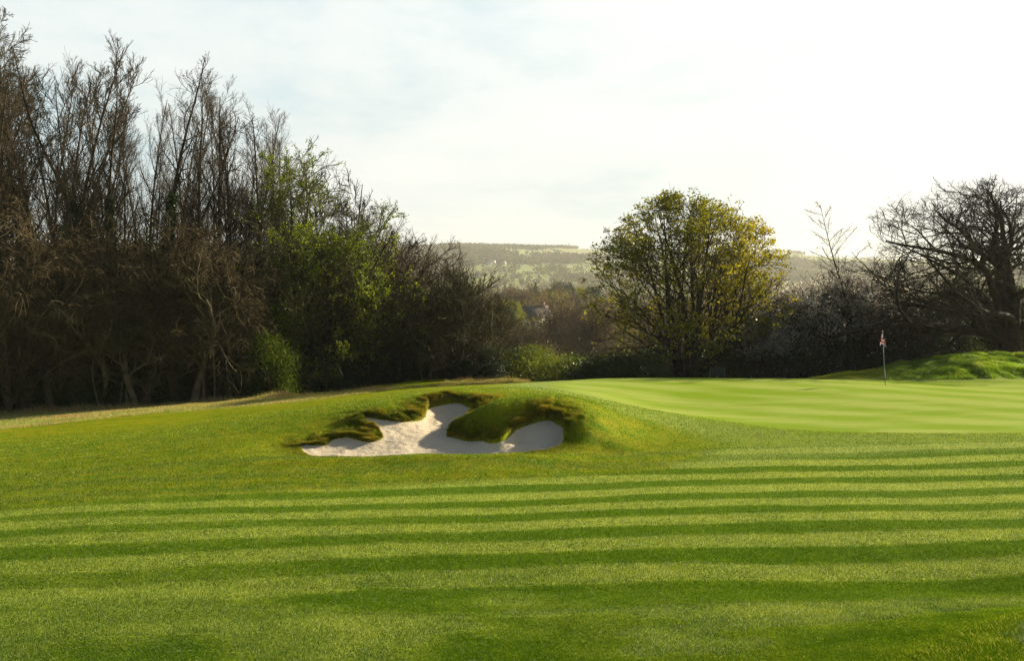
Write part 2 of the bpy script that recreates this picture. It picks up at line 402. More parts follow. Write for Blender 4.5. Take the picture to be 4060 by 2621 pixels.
a_moss = np.exp(-(dist / .6) ** 2) * (~frontlip | (GX < -4.5)) * (dist < 8)
ny, nx = GX.shape
idx = np.arange(ny * nx).reshape(ny, nx)
Q = np.stack([idx[:-1, :-1], idx[:-1, 1:], idx[1:, 1:], idx[1:, :-1]], -1)
qs = (ins[:-1, :-1].astype(int) + ins[:-1, 1:] + ins[1:, 1:] + ins[1:, :-1]) >= 4
qg = (green_m[:-1, :-1] & green_m[1:, 1:]) & ~qs
qa = (apron_m[:-1, :-1] & apron_m[1:, 1:]) & ~qs & ~qg
qf = (fair_m[:-1, :-1] & fair_m[1:, 1:]) & ~qs & ~qg & ~qa

# ground materials
def turf_material():
    m, nt, out = mat_new('turf')
    geo = nd(nt, 'ShaderNodeNewGeometry'); P = geo.outputs['Position']
    n_big = noise(nt, P, .35, 4, .55); n_mid = noise(nt, P, 2.2, 4, .6); n_fine = noise(nt, P, 38, 3, .65); n_f2 = noise(nt, P, 11, 4, .7)
    mp = nd(nt, 'ShaderNodeMapping'); nt.links.new(P, mp.inputs[0]); mp.inputs['Scale'].default_value = (.35, 1.4, 1); mp.inputs['Rotation'].default_value = (0, 0, R(-8))
    n_str = noise(nt, mp.outputs[0], 1.0, 5, .6)
    rough = mixc(nt, ramp(nt, n_str, [(.38, 0), (.62, 1)]), (.092, .160, .003), (.172, .205, .004))
    rough = mixc(nt, ramp(nt, n_mid, [(.40, 0), (.66, .9)]), rough, (.235, .215, .008))
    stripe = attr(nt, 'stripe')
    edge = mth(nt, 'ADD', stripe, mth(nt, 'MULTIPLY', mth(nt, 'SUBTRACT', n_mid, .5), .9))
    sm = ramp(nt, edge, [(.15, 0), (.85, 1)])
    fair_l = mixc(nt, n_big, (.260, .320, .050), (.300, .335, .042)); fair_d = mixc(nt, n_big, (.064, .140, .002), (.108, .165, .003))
    fair = mixc(nt, sm, fair_d, fair_l)  # mowing stripes: lighter and darker sheen of leaning blades painted into colour
    apr = mixc(nt, ramp(nt, n_mid, [(.3, 0), (.7, 1)]), (.215, .275, .050), (.270, .310, .075))
    apr = mixc(nt, .30, apr, fair)
    gst = attr(nt, 'gstripe'); gm = mth(nt, 'ADD', gst, mth(nt, 'MULTIPLY', mth(nt, 'SUBTRACT', n_str, .5), 1.6))
    grn = mixc(nt, ramp(nt, gm, [(.2, 0), (.8, 1)]), (.200, .300, .010), (.310, .375, .065))  # mowing streaks of the green: blade sheen painted as lighter and darker colour
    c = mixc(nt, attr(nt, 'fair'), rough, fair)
    c = mixc(nt, attr(nt, 'apron'), c, apr)
    c = mixc(nt, attr(nt, 'green'), c, grn)
    moss = mixc(nt, ramp(nt, n_f2, [(.35, 0), (.65, 1)]), (.085, .11, .004), (.220, .19, .008))
    c = mixc(nt, mth(nt, 'MULTIPLY', attr(nt, 'moss'), .8), c, moss)
    wild = mixc(nt, ramp(nt, n_f2, [(.35, 0), (.6, 1)]), (.48, .42, .16), (.22, .29, .03))
    wild = mixc(nt, ramp(nt, n_mid, [(.42, 0), (.6, 1)]), wild, (.145, .235, .028))
    c = mixc(nt, attr(nt, 'wild'), c, wild)
    # blade-scale mottling
    wn = nd(nt, 'ShaderNodeTexVoronoi', feature='F1'); wn.inputs['Scale'].default_value = 26; wn.inputs['Randomness'].default_value = 1; nt.links.new(P, wn.inputs['Vector'])
    spk = mth(nt, 'MULTIPLY', mth(nt, 'ADD', mth(nt, 'MULTIPLY', n_fine, 1.1), mth(nt, 'MULTIPLY', n_f2, .5)), 1.25)
    amt = mth(nt, 'SUBTRACT', 1., mth(nt, 'MULTIPLY', attr(nt, 'green'), .72))
    c2 = mixc(nt, 1., c, ramp(nt, spk, [(.50, .18), (.90, .85), (1.0, 1.0)]), 'MULTIPLY')
    c2 = mixc(nt, 1., c2, (1.45, 1.45, 1.45), 'MULTIPLY')
    c = mixc(nt, amt, c, c2)
    soil = mixc(nt, n_f2, (.05, .032, .014), (.14, .085, .035))
    c = mixc(nt, mth(nt, 'MULTIPLY', attr(nt, 'lip'), .9), c, soil)
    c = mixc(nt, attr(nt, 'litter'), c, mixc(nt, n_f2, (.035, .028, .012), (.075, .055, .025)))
    # far land: pasture with darker rough parts, colours lightened to stand in for haze
    vo = nd(nt, 'ShaderNodeTexVoronoi'); vo.inputs['Scale'].default_value = .0042; nt.links.new(P, vo.inputs['Vector'])
    sep = nd(nt, 'ShaderNodeSeparateColor'); nt.links.new(vo.outputs['Color'], sep.inputs[0])
    fld = ramp(nt, sep.outputs[0], [(0, (.30, .36, .10)), (.35, (.38, .40, .15)), (.6, (.52, .46, .22)), (.8, (.30, .40, .10)), (1, (.46, .43, .19))])
    fld = mixc(nt, .35, fld, ramp(nt, noise(nt, P, .02, 4), [(.3, (.20, .22, .08)), (.7, (.42, .42, .18))]))
    c = mixc(nt, attr(nt, 'farland'), c, fld)
    p = nd(nt, 'ShaderNodeBsdfPrincipled'); p.inputs['Roughness'].default_value = .62; p.inputs['Specular IOR Level'].default_value = .02
    nt.links.new(c, p.inputs['Base Color'])
    bm = nd(nt, 'ShaderNodeBump', i_Distance=.05)
    nt.links.new(mth(nt, 'SUBTRACT', mth(nt, 'SUBTRACT', .75, mth(nt, 'MULTIPLY', attr(nt, 'green'), .60)), mth(nt, 'MULTIPLY', attr(nt, 'farland'), .7)), bm.inputs['Strength'])
    nt.links.new(mth(nt, 'ADD', mth(nt, 'MULTIPLY', n_fine, .6), mth(nt, 'MULTIPLY', n_f2, .9)), bm.inputs['Height'])
    nt.links.new(bm.outputs[0], p.inputs['Normal'])
    nt.links.new(p.outputs[0], out.inputs[0]); return m
def sand_material():
    m, nt, out = mat_new('bunker_sand')
    geo = nd(nt, 'ShaderNodeNewGeometry'); P = geo.outputs['Position']
    c = mixc(nt, noise(nt, P, 3, 5, .6), (.68, .555, .39), (.84, .715, .53))
    c = mixc(nt, ramp(nt, noise(nt, P, 60, 3, .7), [(.35, .25), (.6, 0)]), c, (.22, .17, .11))
    mp = nd(nt, 'ShaderNodeMapping'); nt.links.new(P, mp.inputs[0]); mp.inputs['Scale'].default_value = (4, 22, 10); mp.inputs['Rotation'].default_value = (0, 0, R(25))
    rake = noise(nt, mp.outputs[0], 1, 4, .7)
    p = nd(nt, 'ShaderNodeBsdfPrincipled'); p.inputs['Roughness'].default_value = .9; p.inputs['Specular IOR Level'].default_value = .15
    nt.links.new(c, p.inputs['Base Color'])
    bm = nd(nt, 'ShaderNodeBump', i_Distance=.03, i_Strength=.7)
    nt.links.new(mth(nt, 'ADD', rake, mth(nt, 'MULTIPLY', noise(nt, P, 14, 4, .7), .8)), bm.inputs['Height'])
    nt.links.new(bm.outputs[0], p.inputs['Normal']); nt.links.new(p.outputs[0], out.inputs[0]); return m
M_turf = turf_material(); M_sand = sand_material()
a_far = sstep(80, 160, GY) + 0 * GX; a_far = np.maximum(a_far, sstep(60, 120, np.abs(GX)))
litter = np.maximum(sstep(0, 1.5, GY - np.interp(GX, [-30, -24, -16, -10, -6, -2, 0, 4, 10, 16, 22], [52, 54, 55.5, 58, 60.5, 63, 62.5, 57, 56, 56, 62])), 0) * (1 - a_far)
V = np.stack([GXm, GYm, Z], -1).reshape(-1, 3)
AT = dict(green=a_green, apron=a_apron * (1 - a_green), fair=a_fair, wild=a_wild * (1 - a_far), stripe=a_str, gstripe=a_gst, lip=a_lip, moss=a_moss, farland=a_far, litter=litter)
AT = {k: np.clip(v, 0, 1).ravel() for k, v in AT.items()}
def sheet(name, mask, mat):
    q = Q[mask]; u, inv = np.unique(q.ravel(), return_inverse=True)
    o = new_mesh(name, V[u], inv.reshape(-1, 4), mat, {k: v[u] for k, v in AT.items()} if mat is M_turf else None, smooth=True)
    return tag(o, kind='structure')
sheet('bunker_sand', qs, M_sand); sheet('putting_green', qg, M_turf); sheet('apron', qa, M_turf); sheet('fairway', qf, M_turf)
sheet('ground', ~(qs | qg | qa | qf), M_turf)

# ------------------------------------------------------------------ grass blades
def blades(name, X, Y, h, w, lean, leanang, col, mat, label=None, rng=None, spread=.5):
    n = len(X); rng = rng or np.random.RandomState(1)
    Zb = ground_mesh_z(X, Y) - .004
    a = rng.rand(n) * np.pi * 2; dx = np.cos(a) * w / 2; dy = np.sin(a) * w / 2
    la = leanang + (rng.rand(n) - .5) * 2 * np.pi * spread
    tx = np.cos(la) * lean * h; ty = np.sin(la) * lean * h
    Vb = np.empty((n, 3, 3)); Vb[:, 0] = np.stack([X - dx, Y - dy, Zb], -1); Vb[:, 1] = np.stack([X + dx, Y + dy, Zb], -1)
    Vb[:, 2] = np.stack([X + tx, Y + ty, Zb + h], -1)
    o = new_mesh(name, Vb.reshape(-1, 3), np.arange(n * 3).reshape(-1, 3), mat, {'rnd': np.repeat(col, 3)})
    return tag(o, label, kind='stuff')
def ground_mesh_z(X, Y):
    """bilinear lookup in the ground sheet"""
    i = np.clip(np.searchsorted(ys, Y) - 1, 0, ny - 2); j = np.clip(np.searchsorted(xs, X) - 1, 0, nx - 2)
    fy = np.clip((Y - ys[i]) / (ys[i + 1] - ys[i]), 0, 1); fx = np.clip((X - xs[j]) / (xs[j + 1] - xs[j]), 0, 1)
    return (Z[i, j] * (1 - fx) + Z[i, j + 1] * fx) * (1 - fy) + (Z[i + 1, j] * (1 - fx) + Z[i + 1, j + 1] * fx) * fy
def lookup(A, X, Y):
    i = np.clip(np.searchsorted(ys, Y) - 1, 0, ny - 2); j = np.clip(np.searchsorted(xs, X) - 1, 0, nx - 2); return A[i, j]
M_blade = leaf_mat('mown_blades', [(0, (.034, .090, .002)), (.45, (.112, .205, .004)), (.7, (.240, .325, .030)), (.93, (.38, .44, .08)), (1, (.60, .58, .22))], .42, .02, .45)
M_long = leaf_mat('long_grass', [(0, (.05, .12, .008)), (.4, (.15, .28, .012)), (.75, (.30, .43, .03)), (1, (.55, .54, .18))], .5, .04, .4)
M_dry = leaf_mat('dry_grass', [(0, (.11, .20, .015)), (.4, (.26, .28, .06)), (.7, (.46, .40, .18)), (1, (.34, .22, .10))], .35, .02, .5)
rng = np.random.RandomState(11)
n = 1900000
u = rng.rand(n); Yb = 1 / (1 / 9.6 - u * (1 / 9.6 - 1 / 44.)); Xb = (rng.rand(n) - .5) * 2 * (Yb * .46 + .6)
st = lookup(a_str, Xb, Yb); fr = lookup(a_fair, Xb, Yb); keep = (lookup(a_sand, Xb, Yb) < .5) & (lookup(dist, Xb, Yb) > .05) & (rng.rand(n) < 1 - sstep(30, 43, Yb)) & (lookup(a_green, Xb, Yb) < .5) & ~((Xb > -1) & (Yb > 36))
rough_r = sstep(.5, 0, fr) * sstep(1.5, 3.5, Xb) * (Yb < 17)
pat = vn1(Xb * 3, Yb * 3)
cut = 1 - .45 * rough_r
colr = np.clip((.10 + .40 * st * fr + .26 * (1 - fr)) * cut + (rng.rand(n) - .5) * .95 + (pat - .5) * .28 + (rng.rand(n) > .985 - .14 * rough_r) * .6, 0, 1)  # stripe tone and sparse pale blades paint lean sheen and sun glints as colour
hb = (.018 + .014 * rng.rand(n)) * (1 + 1.8 * rough_r + .3 * (1 - fr))
lang = np.where(st > .5, R(80), R(-100))
kk = keep
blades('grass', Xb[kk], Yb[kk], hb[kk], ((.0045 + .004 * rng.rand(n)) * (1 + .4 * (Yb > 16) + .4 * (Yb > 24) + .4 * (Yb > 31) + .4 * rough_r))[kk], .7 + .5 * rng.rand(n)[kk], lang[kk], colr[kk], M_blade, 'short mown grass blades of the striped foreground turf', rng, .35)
# hanging turf round the bunker lips
n = 240000
seg = rng.randint(0, len(OUT), n); t = rng.rand(n); Pn = OUT[seg] * (1 - t)[:, None] + OUT[(seg + 1) % len(OUT)] * t[:, None]
off = np.abs(rng.randn(n)) * .30; ang = rng.rand(n) * 2 * np.pi
Xl = Pn[:, 0] + np.cos(ang) * off; Yl = Pn[:, 1] + np.sin(ang) * off
kp = ~in_poly(Xl, Yl, OUT) & ((Yl > 28.6) | (rng.rand(n) < .5))
Xl, Yl = Xl[kp], Yl[kp]; d_ = poly_dist(Xl, Yl, OUT); n = len(Xl)
fl = Yl < 28.9
hl = np.where(fl, .022 + .022 * rng.rand(n), (.03 + .05 * rng.rand(n)) * (.25 + 1.8 * vn2(Xl * 7, Yl * 7) ** 1.5))
cl = np.clip(-.05 + .6 * vn1(Xl * 2.5, Yl * 2.5) + .5 * vn2(Xl * 7, Yl * 7) + (rng.rand(n) - .5) * .6, 0, 1)
M_moss = leaf_mat('lip_turf', [(0, (.055, .085, .006)), (.4, (.13, .16, .01)), (.7, (.21, .20, .014)), (1, (.34, .26, .05))], .40, .02, .5)
blades('lip_grass', Xl, Yl, hl, .006 + .006 * rng.rand(n), .6 + .8 * rng.rand(n), R(-110), cl, M_moss, 'tufty olive grass hanging round the lips of the sand bunker', rng, .4)
# mound on the right
n = 260000
Xm = 14.5 + rng.rand(n) * 13; Ym = 48.0 + rng.rand(n) * 8
kp = rng.rand(n) < sstep(48.0, 48.6, Ym) * sstep(0, 2.0, (Xm - 16) + (Ym - 50) * -.3) * (.25 + .75 * (vn1(Xm * 2.2, Ym * 2.2) > .35))
Xm, Ym = Xm[kp], Ym[kp]; n = len(Xm); cl = np.clip(.2 + .55 * vn2(Xm * 1.6, Ym * 1.6) + (rng.rand(n) - .5) * .5, 0, 1)
blades('mound_grass', Xm, Ym, (.05 + .10 * rng.rand(n)) * (.3 + 1.3 * vn1(Xm * 2.2, Ym * 2.2)), .012 + .012 * rng.rand(n), .5 + .6 * rng.rand(n), R(200), cl, M_long, 'long rough green grass on the hummock behind the flag', rng, .5)
# dry strip along the left wood
n = 190000
Xd = -30 + rng.rand(n) * 31; base = np.interp(Xd, wild_near[:, 0], wild_near[:, 1]); span = np.interp(Xd, [-30, -16, -11, -8, 0], [13, 10, 8, 3.2, 3])
Yd = base - .6 + rng.rand(n) * span
kp = rng.rand(n) < (.30 + .7 * sstep(.45, .65, vn1(Xd * .7, Yd * .7))); Xd, Yd, base, span = Xd[kp], Yd[kp], base[kp], span[kp]; n = len(Xd)
tt = (Yd - base) / span
hd = (.035 + .05 * rng.rand(n)) * (1 + 4.0 * sstep(.55, .95, tt) * rng.rand(n)) * (.5 + .9 * vn2(Xd, Yd))
cl = np.clip(.28 + .5 * vn2(Xd * .9, Yd * .9) + .25 * tt + (rng.rand(n) - .5) * .5, 0, 1)
blades('dry_grass', Xd, Yd, hd, .012 + .014 * rng.rand(n), .4 + .8 * rng.rand(n), R(190), cl, M_dry, 'straw coloured unmown grass along the foot of the left wood', rng, .5)

# ------------------------------------------------------------------ tree growth
GOLD = 2.399963
def interp_line(P, Rd, f):
    """P (B,n,3), f (B,c) in [0,1]"""
    n = P.shape[1]; g = np.clip(f, 0, .9999) * (n - 1); i = g.astype(int); fr = (g - i)[..., None]
    b = np.arange(len(P))[:, None]
    pos = P[b, i] * (1 - fr) + P[b, i + 1] * fr; tan = unit(P[b, i + 1] - P[b, i]); r = Rd[b, i] * (1 - fr[..., 0]) + Rd[b, i + 1] * fr[..., 0]
    return pos, tan, r
def march(rng, pos, d, L, n, wander, trop, env=None, curl=0.):
    """grow lines from pos along d; returns (B,n,3)"""
    B = len(pos)
    if env is not None:
        for _ in range(5):
            e = pos + d * L[:, None] * 1.0
            o = ~env(e); L = np.where(o, L * .72, L)
    P = np.empty((B, n, 3)); P[:, 0] = pos; st = (L / (n - 1))[:, None]; d = d.copy()
    w = rng.randn(B, 3)
    for i in range(1, n):
        w = .5 * w + rng.randn(B, 3)
        d = unit(d + wander * w + np.array([0, 0, trop]))
        P[:, i] = P[:, i - 1] + d * st
    return P, L
def grow(rng, par, cnt, t0, t1, ang, sd, lfun, n, wander, trop, rr, rt, env=None, lbase=None, azim=None):
    P, Rd, PL = par; B = len(P)
    t = t0 + (t1 - t0) * ((np.arange(cnt)[None] + rng.rand(B, cnt)) / cnt)
    pos, tan, r = interp_line(P, Rd, t)
    ref = np.where(np.abs(tan[..., 2:3]) > .9, np.array([1., 0, 0]), np.array([0, 0, 1.]))
    u = unit(np.cross(tan, ref)); v = np.cross(tan, u)
    ph = GOLD * np.arange(cnt)[None] + rng.rand(B, 1) * 6.28 + rng.randn(B, cnt) * .5
    a = R(1) * (ang + sd * rng.randn(B, cnt))
    d = np.cos(a)[..., None] * tan + np.sin(a)[..., None] * (np.cos(ph)[..., None] * u + np.sin(ph)[..., None] * v)
    L = lfun(t) * (PL[:, None] if lbase is None else lbase) * (.65 + .7 * rng.rand(B, cnt))
    pos, d, L, r = pos.reshape(-1, 3), unit(d.reshape(-1, 3)), L.ravel(), r.ravel()
    if env is not None:
        L1 = L.copy()
        for _ in range(5): L1 = np.where(~env(pos + d * L1[:, None]), L1 * .72, L1)
        k_ = L1 > .42 * L; pos, d, L, r = pos[k_], d[k_], L[k_], r[k_]
    Q_, L = march(rng, pos, d, L, n, wander, trop, env)
    r0 = np.minimum(r * rr, r * .95); tt = np.linspace(0, 1, n)[None]
    R_ = r0[:, None] * (1 - tt * (1 - rt))
    return Q_, R_, L
def stems(rng, bases, dirs, L, r, n=12, wander=.05, trop=.03, rt=.15):
    P, L = march(rng, np.array(bases, float), unit(np.array(dirs, float)), np.array(L, float), n, wander, trop)
    t = np.linspace(0, 1, n)[None]
    Rr = np.array(r, float)[:, None] * (1 - t * (1 - rt)) * (1 + .5 * np.exp(-t * 14))
    return P, Rr, np.array(L, float)
class Acc:
    def __init__(s): s.V = []; s.Q = []; s.T = []; s.n = 0
    def lines(s, g, k, rmin=0.):
        v, q, t = tubes(g[0], np.maximum(g[1], rmin), k, cap=(k > 3))
        s.V.append(v); s.Q.append(q + s.n); s.T.append(t + s.n); s.n += len(v)
    def empty(s): return s.n == 0
    def build(s, name, mat, parent):
        fs = [np.concatenate(s.Q)]
        t = np.concatenate(s.T)
        if len(t): fs.append(t)
        return new_mesh(name, np.concatenate(s.V), fs, mat, smooth=True, parent=parent)
def leaf_mesh(name, pos, size, mat, parent, rng, rnd=None, flat=.0, ratio=.75, nrm=None):
    n = len(pos); size = np.broadcast_to(np.asarray(size, float), (n,)) * (.7 + .6 * rng.rand(n))
    a = unit(rng.randn(n, 3)); a[:, 2] *= (1 - flat); a = unit(a)
    b = unit(np.cross(a, unit(rng.randn(n, 3)))); 
    V = np.empty((n, 4, 3)); h = size[:, None] / 2
    V[:, 0] = pos - a * h; V[:, 1] = pos + b * h * ratio; V[:, 2] = pos + a * h; V[:, 3] = pos - b * h * ratio
    if rnd is None: rnd = rng.rand(n)
    return new_mesh(name, V.reshape(-1, 3), np.arange(n * 4).reshape(-1, 4), mat, {'rnd': np.repeat(np.clip(rnd, 0, 1), 4)}, parent=parent)
def along(rng, g, m, jit, t0=.15):
    P, Rd, _ = g; f = t0 + (1 - t0) * rng.rand(len(P), m); pos, tan, r = interp_line(P, Rd, f)
    return (pos + rng.randn(*pos.shape) * jit).reshape(-1, 3)
def ellip(c, r):
    c = np.array(c, float); r = np.array(r, float)
    return lambda p: (((p - c) / r) ** 2).sum(-1) < 1

M_bark = bark_mat('grey_brown_bark', (.045, .034, .022), (.120, .092, .058))
M_bark_dark = bark_mat('dark_bark', (.022, .016, .010), (.060, .044, .028))
M_twig = bark_mat('brown_twigs', (.045, .033, .017), (.125, .092, .048), 1.2)
M_twig_red = bark_mat('reddish_twigs', (.060, .042, .018), (.150, .108, .050), 1.2)
M_twig_dark = bark_mat('dark_twigs', (.030, .021, .013), (.070, .050, .032), 1.2)
M_twig_olive = bark_mat('olive_twigs', (.070, .062, .024), (.140, .120, .055), 1.2)
M_ivy = leaf_mat('ivy_leaves', [(0, (.014, .034, .005)), (.6, (.040, .078, .010)), (1, (.095, .140, .016))], .25, .05, .4)
M_holly = leaf_mat('holly_leaves', [(0, (.010, .020, .006)), (.7, (.026, .045, .012)), (1, (.08, .11, .04))], .15, .05, .5)
M_spring = leaf_mat('spring_leaves', [(0, (.06, .11, .006)), (.6, (.15, .21, .008)), (1, (.33, .38, .015))], .55, .03, .5)
M_green = leaf_mat('green_leaves', [(0, (.028, .055, .006)), (.6, (.085, .130, .010)), (1, (.19, .23, .02))], .45, .008, .6)
M_syc = leaf_mat('sycamore_leaves', [(0, (.08, .10, .008)), (.5, (.18, .19, .010)), (.8, (.34, .30, .012)), (1, (.44, .34, .015))], .55, .03, .5)
M_laurel = leaf_mat('laurel_leaves', [(0, (.05, .09, .006)), (.5, (.15, .20, .010)), (1, (.30, .33, .02))], .42, .05, .4)
M_blossom = leaf_mat('white_blossom', [(0, (.50, .44, .40)), (.5, (.74, .70, .64)), (1, (.88, .86, .80))], .5, .0, .5, (1.05, 1.0, .9))
M_bud = leaf_mat('brown_buds', [(0, (.05, .03, .015)), (1, (.14, .09, .05))], .3, .0)

def ivy_on(rng, par, g, tmax, n, spread, name='ivy', mat=None, size=.13, tmin=0.):
    P, Rd, _ = g; f = tmin + (tmax - tmin) * rng.rand(len(P), n) ** 1.1; pos, tan, r = interp_line(P, Rd, f)
    w = spread * (1 - .75 * (f - tmin) / max(tmax - tmin, .01))
    a = rng.rand(*f.shape) * 6.283; clump = .35 + 1.1 * vn1(f * 23 + np.arange(len(P))[:, None] * 7.3, a * 1.1)
    rad = (r + w * clump * np.sqrt(rng.rand(*f.shape)))
    o = np.stack([np.cos(a) * rad, np.sin(a) * rad, rng.randn(*f.shape) * .15], -1)
    return leaf_mesh(name, (pos + o).reshape(-1, 3), size, mat or M_ivy, par, rng)

def norm_h(root, H, W_=None):
    ms = [c.data for c in root.children]; co_ = []
    for m in ms:
        a = np.empty(len(m.vertices) * 3, dtype=np.float32); m.vertices.foreach_get('co', a); co_.append(a.reshape(-1, 3))
    al = np.concatenate(co_); k = H / np.percentile(al[:, 2], 99.97); kx = 1.
    if W_: kx = W_ / (np.percentile(al[:, 0], 99.7) - np.percentile(al[:, 0], .3))
    for m, a in zip(ms, co_):
        a = a * np.array([kx, kx, k], dtype=np.float32); m.vertices.foreach_set('co', np.ascontiguousarray(a, dtype=np.float32).ravel()); m.update()
    return root
# ---- kinds; every function builds a root Empty at the origin with its parts
def bare_tall(name, seed, H, sts, spread=.30, ang=38, trop=.10, wander=.10, ivy=0, ivy_w=.5, tmat=None, bmat=None, dens=1., rt=.12, l1=16, t0=.30, twist=1., wlow=1.0, tw_r=.016, cleared=None):
    """tall leafless tree: list of stems (dx, dy, lean x, lean y, height fraction, radius)"""
    rng = np.random.RandomState(seed); root = empty(name)
    S = stems(rng, [(s[0], s[1], -.4) for s in sts], [(s[2], s[3], 1) for s in sts], [H * s[4] for s in sts], [s[5] for s in sts], 16, .018 * twist, .02, rt)
    S = (S[0], S[1] * 1.15, S[2]); T = Acc(); T.lines(S, 8)
    shape = lambda t: wlow * (1.05 - .75 * t) * (.45 + .55 * np.minimum(1, (t - t0 + .15) / .25))
    A = grow(rng, S, l1, t0, .96, ang + 4, 9, shape, 9, .05 * twist, trop * .8, .60, .22, lbase=H * spread * 1.35)
    T.lines(A, 5); T.build('trunk', tmat or M_bark, root)
    C = Acc()
    B = grow(rng, A, int(7 * dens), .15, .97, 34, 10, lambda t: .60 * (1.05 - .5 * t), 6, wander * .7 * twist, trop * .9, .6, .3); C.lines(B, 4, tw_r)
    D = grow(rng, B, int(6 * dens), .12, .98, 32, 11, lambda t: .58 * (1.1 - .5 * t), 5, wander * .8, trop * .8, .7, .4); C.lines(D, 3, tw_r * .62)
    E = grow(rng, D, max(3, int(4 * dens)), .15, .98, 30, 11, lambda t: .5 * (1.1 - .5 * t), 3, wander * .8, trop, .8, .5); C.lines(E, 3, tw_r * .40)
    E2 = grow(rng, A, int(12 * dens), .1, 1., 40, 15, lambda t: .16 * (1.2 - .5 * t), 4, wander, trop, .4, .5); C.lines(E2, 3, tw_r * .45)
    C.build('crown', bmat or M_twig, root)
    if ivy > 0: ivy_on(rng, root, S, ivy, int(5200 * ivy_w / .5 * ivy / .4 / len(sts) ** .5), ivy_w)
    return norm_h(root, H)

def bushy(name, seed, H, W_, droop=-.06, tmat=None, bmat=None, trunk_h=.18, leaf=None, leaf_n=0, leaf_s=.06, zc=.52, nst=3, dens=1., l1=13, lean=(0, 0), tw_r=.018, thick=.14, ang=48, leafname='leaves', wander=.12):
    """wide crowned tree or shrub with an ellipsoid envelope"""
    rng = np.random.RandomState(seed); root = empty(name)
    env = ellip((lean[0] * H * .5, lean[1] * H * .5, H * zc), (W_ / 2, W_ / 2, H * (1 - zc)))
    sts = [(.25 * math.cos(k * 2.1 + seed), .25 * math.sin(k * 2.1 + seed), .38 * math.cos(k * 2.1 + seed) + lean[0], .38 * math.sin(k * 2.1 + seed) + lean[1], .86 - .06 * k, thick * (1 - .12 * k)) for k in range(nst)]
    S = stems(rng, [(s[0], s[1], -.4) for s in sts], [(s[2] * .5, s[3] * .5, 1) for s in sts], [H * s[4] for s in sts], [s[5] for s in sts], 12, .045, .02, .15)
    T = Acc(); T.lines(S, 8)
    A = grow(rng, S, l1, trunk_h, .98, ang, 12, lambda t: 1.05 - .45 * t, 8, .10, .02, .5, .2, env, lbase=W_ * .52)
    T.lines(A, 5); T.build('trunk', tmat or M_bark, root)
    C = Acc()
    B = grow(rng, A, int(6 * dens), .15, .98, 38, 13, lambda t: .6 * (1.05 - .5 * t), 6, wander, droop * .5, .6, .3); C.lines(B, 4, tw_r)
    D = grow(rng, B, int(6 * dens), .12, .98, 36, 14, lambda t: .6 * (1.1 - .5 * t), 5, wander * 1.1, droop, .7, .4); C.lines(D, 3, tw_r * .62)
    E = grow(rng, D, 3, .1, .98, 34, 14, lambda t: .65 * (1.1 - .5 * t), 4, wander * 1.1, droop * 1.3, .8, .5); C.lines(E, 3, tw_r * .42)
    C.build('crown' if not leaf else 'branches', bmat or M_twig, root)
    if leaf:
        n = len(E[0]); pos = along(rng, E, max(1, int(leaf_n / n)) , .05 * leaf_s / .06) if leaf_n >= n else along(rng, tuple(x[rng.rand(n) < leaf_n / n] for x in E), 1, .04)
        cl = vn1(pos[:, 0] * .9 + 9, pos[:, 2] * .9 + pos[:, 1] * .7 + 9)
        if leafname == 'blossom': kp = rng.rand(len(pos)) < sstep(.40, .80, pos[:, 2] / H) + .04
        else: kp = rng.rand(len(pos)) < sstep(.22, .55, cl) + .08
        pos, cl = pos[kp], cl[kp]
        leaf_mesh(leafname if leafname != 'leaves' else 'crown', pos, leaf_s, leaf, root, rng, rnd=.5 * cl + .5 * rng.rand(len(pos)))
    return norm_h(root, H)

def shrub(name, seed, H, W_, mat, n, s, D_=None, clumps=26, zlow=.0, stem=None):
    """dense leafy shrub: leaf clumps over stems"""
    rng = np.random.RandomState(seed); root = empty(name); D_ = D_ or W_
    C = Acc(); k = 9
    S = stems(rng, [(rng.randn() * W_ * .08, rng.randn() * D_ * .08, -.2) for _ in range(k)], [(rng.randn() * .5, rng.randn() * .5, 1) for _ in range(k)], [H * (.6 + .3 * rng.rand()) for _ in range(k)], [.035] * k, 8, .08, .02, .2)
    B = grow(rng, S, 12, .2, .98, 42, 12, lambda t: .55 * (1.1 - .4 * t), 5, .1, .03, .5, .3); C.lines(S, 5); C.lines(B, 3, .008); C.build('stems', stem or M_bark_dark, root)
    cen = unit(rng.randn(clumps, 3)); cen[:, 2] = np.abs(cen[:, 2]); cen *= (.35 + .55 * rng.rand(clumps, 1))
    cen = cen * np.array([W_ / 2, D_ / 2, H * .85]) + np.array([0, 0, H * zlow]); cr = (.18 + .16 * rng.rand(clumps)) * min(W_, H * 1.6)
    w = rng.randint(0, clumps, n); d = unit(rng.randn(n, 3)); rr_ = (rng.rand(n) ** .45) * (1 + .18 * rng.randn(n))
    pos = cen[w] + d * (cr[w] * rr_)[:, None]; pos[:, 2] = np.abs(pos[:, 2] - .02) + .0
    leaf_mesh('crown', pos, s, mat, root, rng, rnd=.35 * (w % 7) / 7 + .65 * rng.rand(n))
    return root

def place(root, x, y, label, cat='tree', group=None, rz=0, s=1, dz=0.):
    root.location = (x, y, gz(x, y) - .05 + dz); root.rotation_euler = (0, 0, rz); root.scale = (s, s, s) if not isinstance(s, tuple) else s
    return tag(root, label, cat, group)
def again(root, x, y, label, rz=0, s=1, cat='tree', group=None, dz=0.):
    return copy_tree(root, (x, y, gz(x, y) - .05 + dz), rz, s, label, cat, group)
def xat(px, Y): return (px - CX) * Y / F
def top(py, Y): return EYE + (HY - py) * Y / F      # height of a point seen at row py
G_L = 'trees of the tall wood on the left'

def H_(px, py, Y): return top(py, Y) - gz(xat(px, Y), Y)
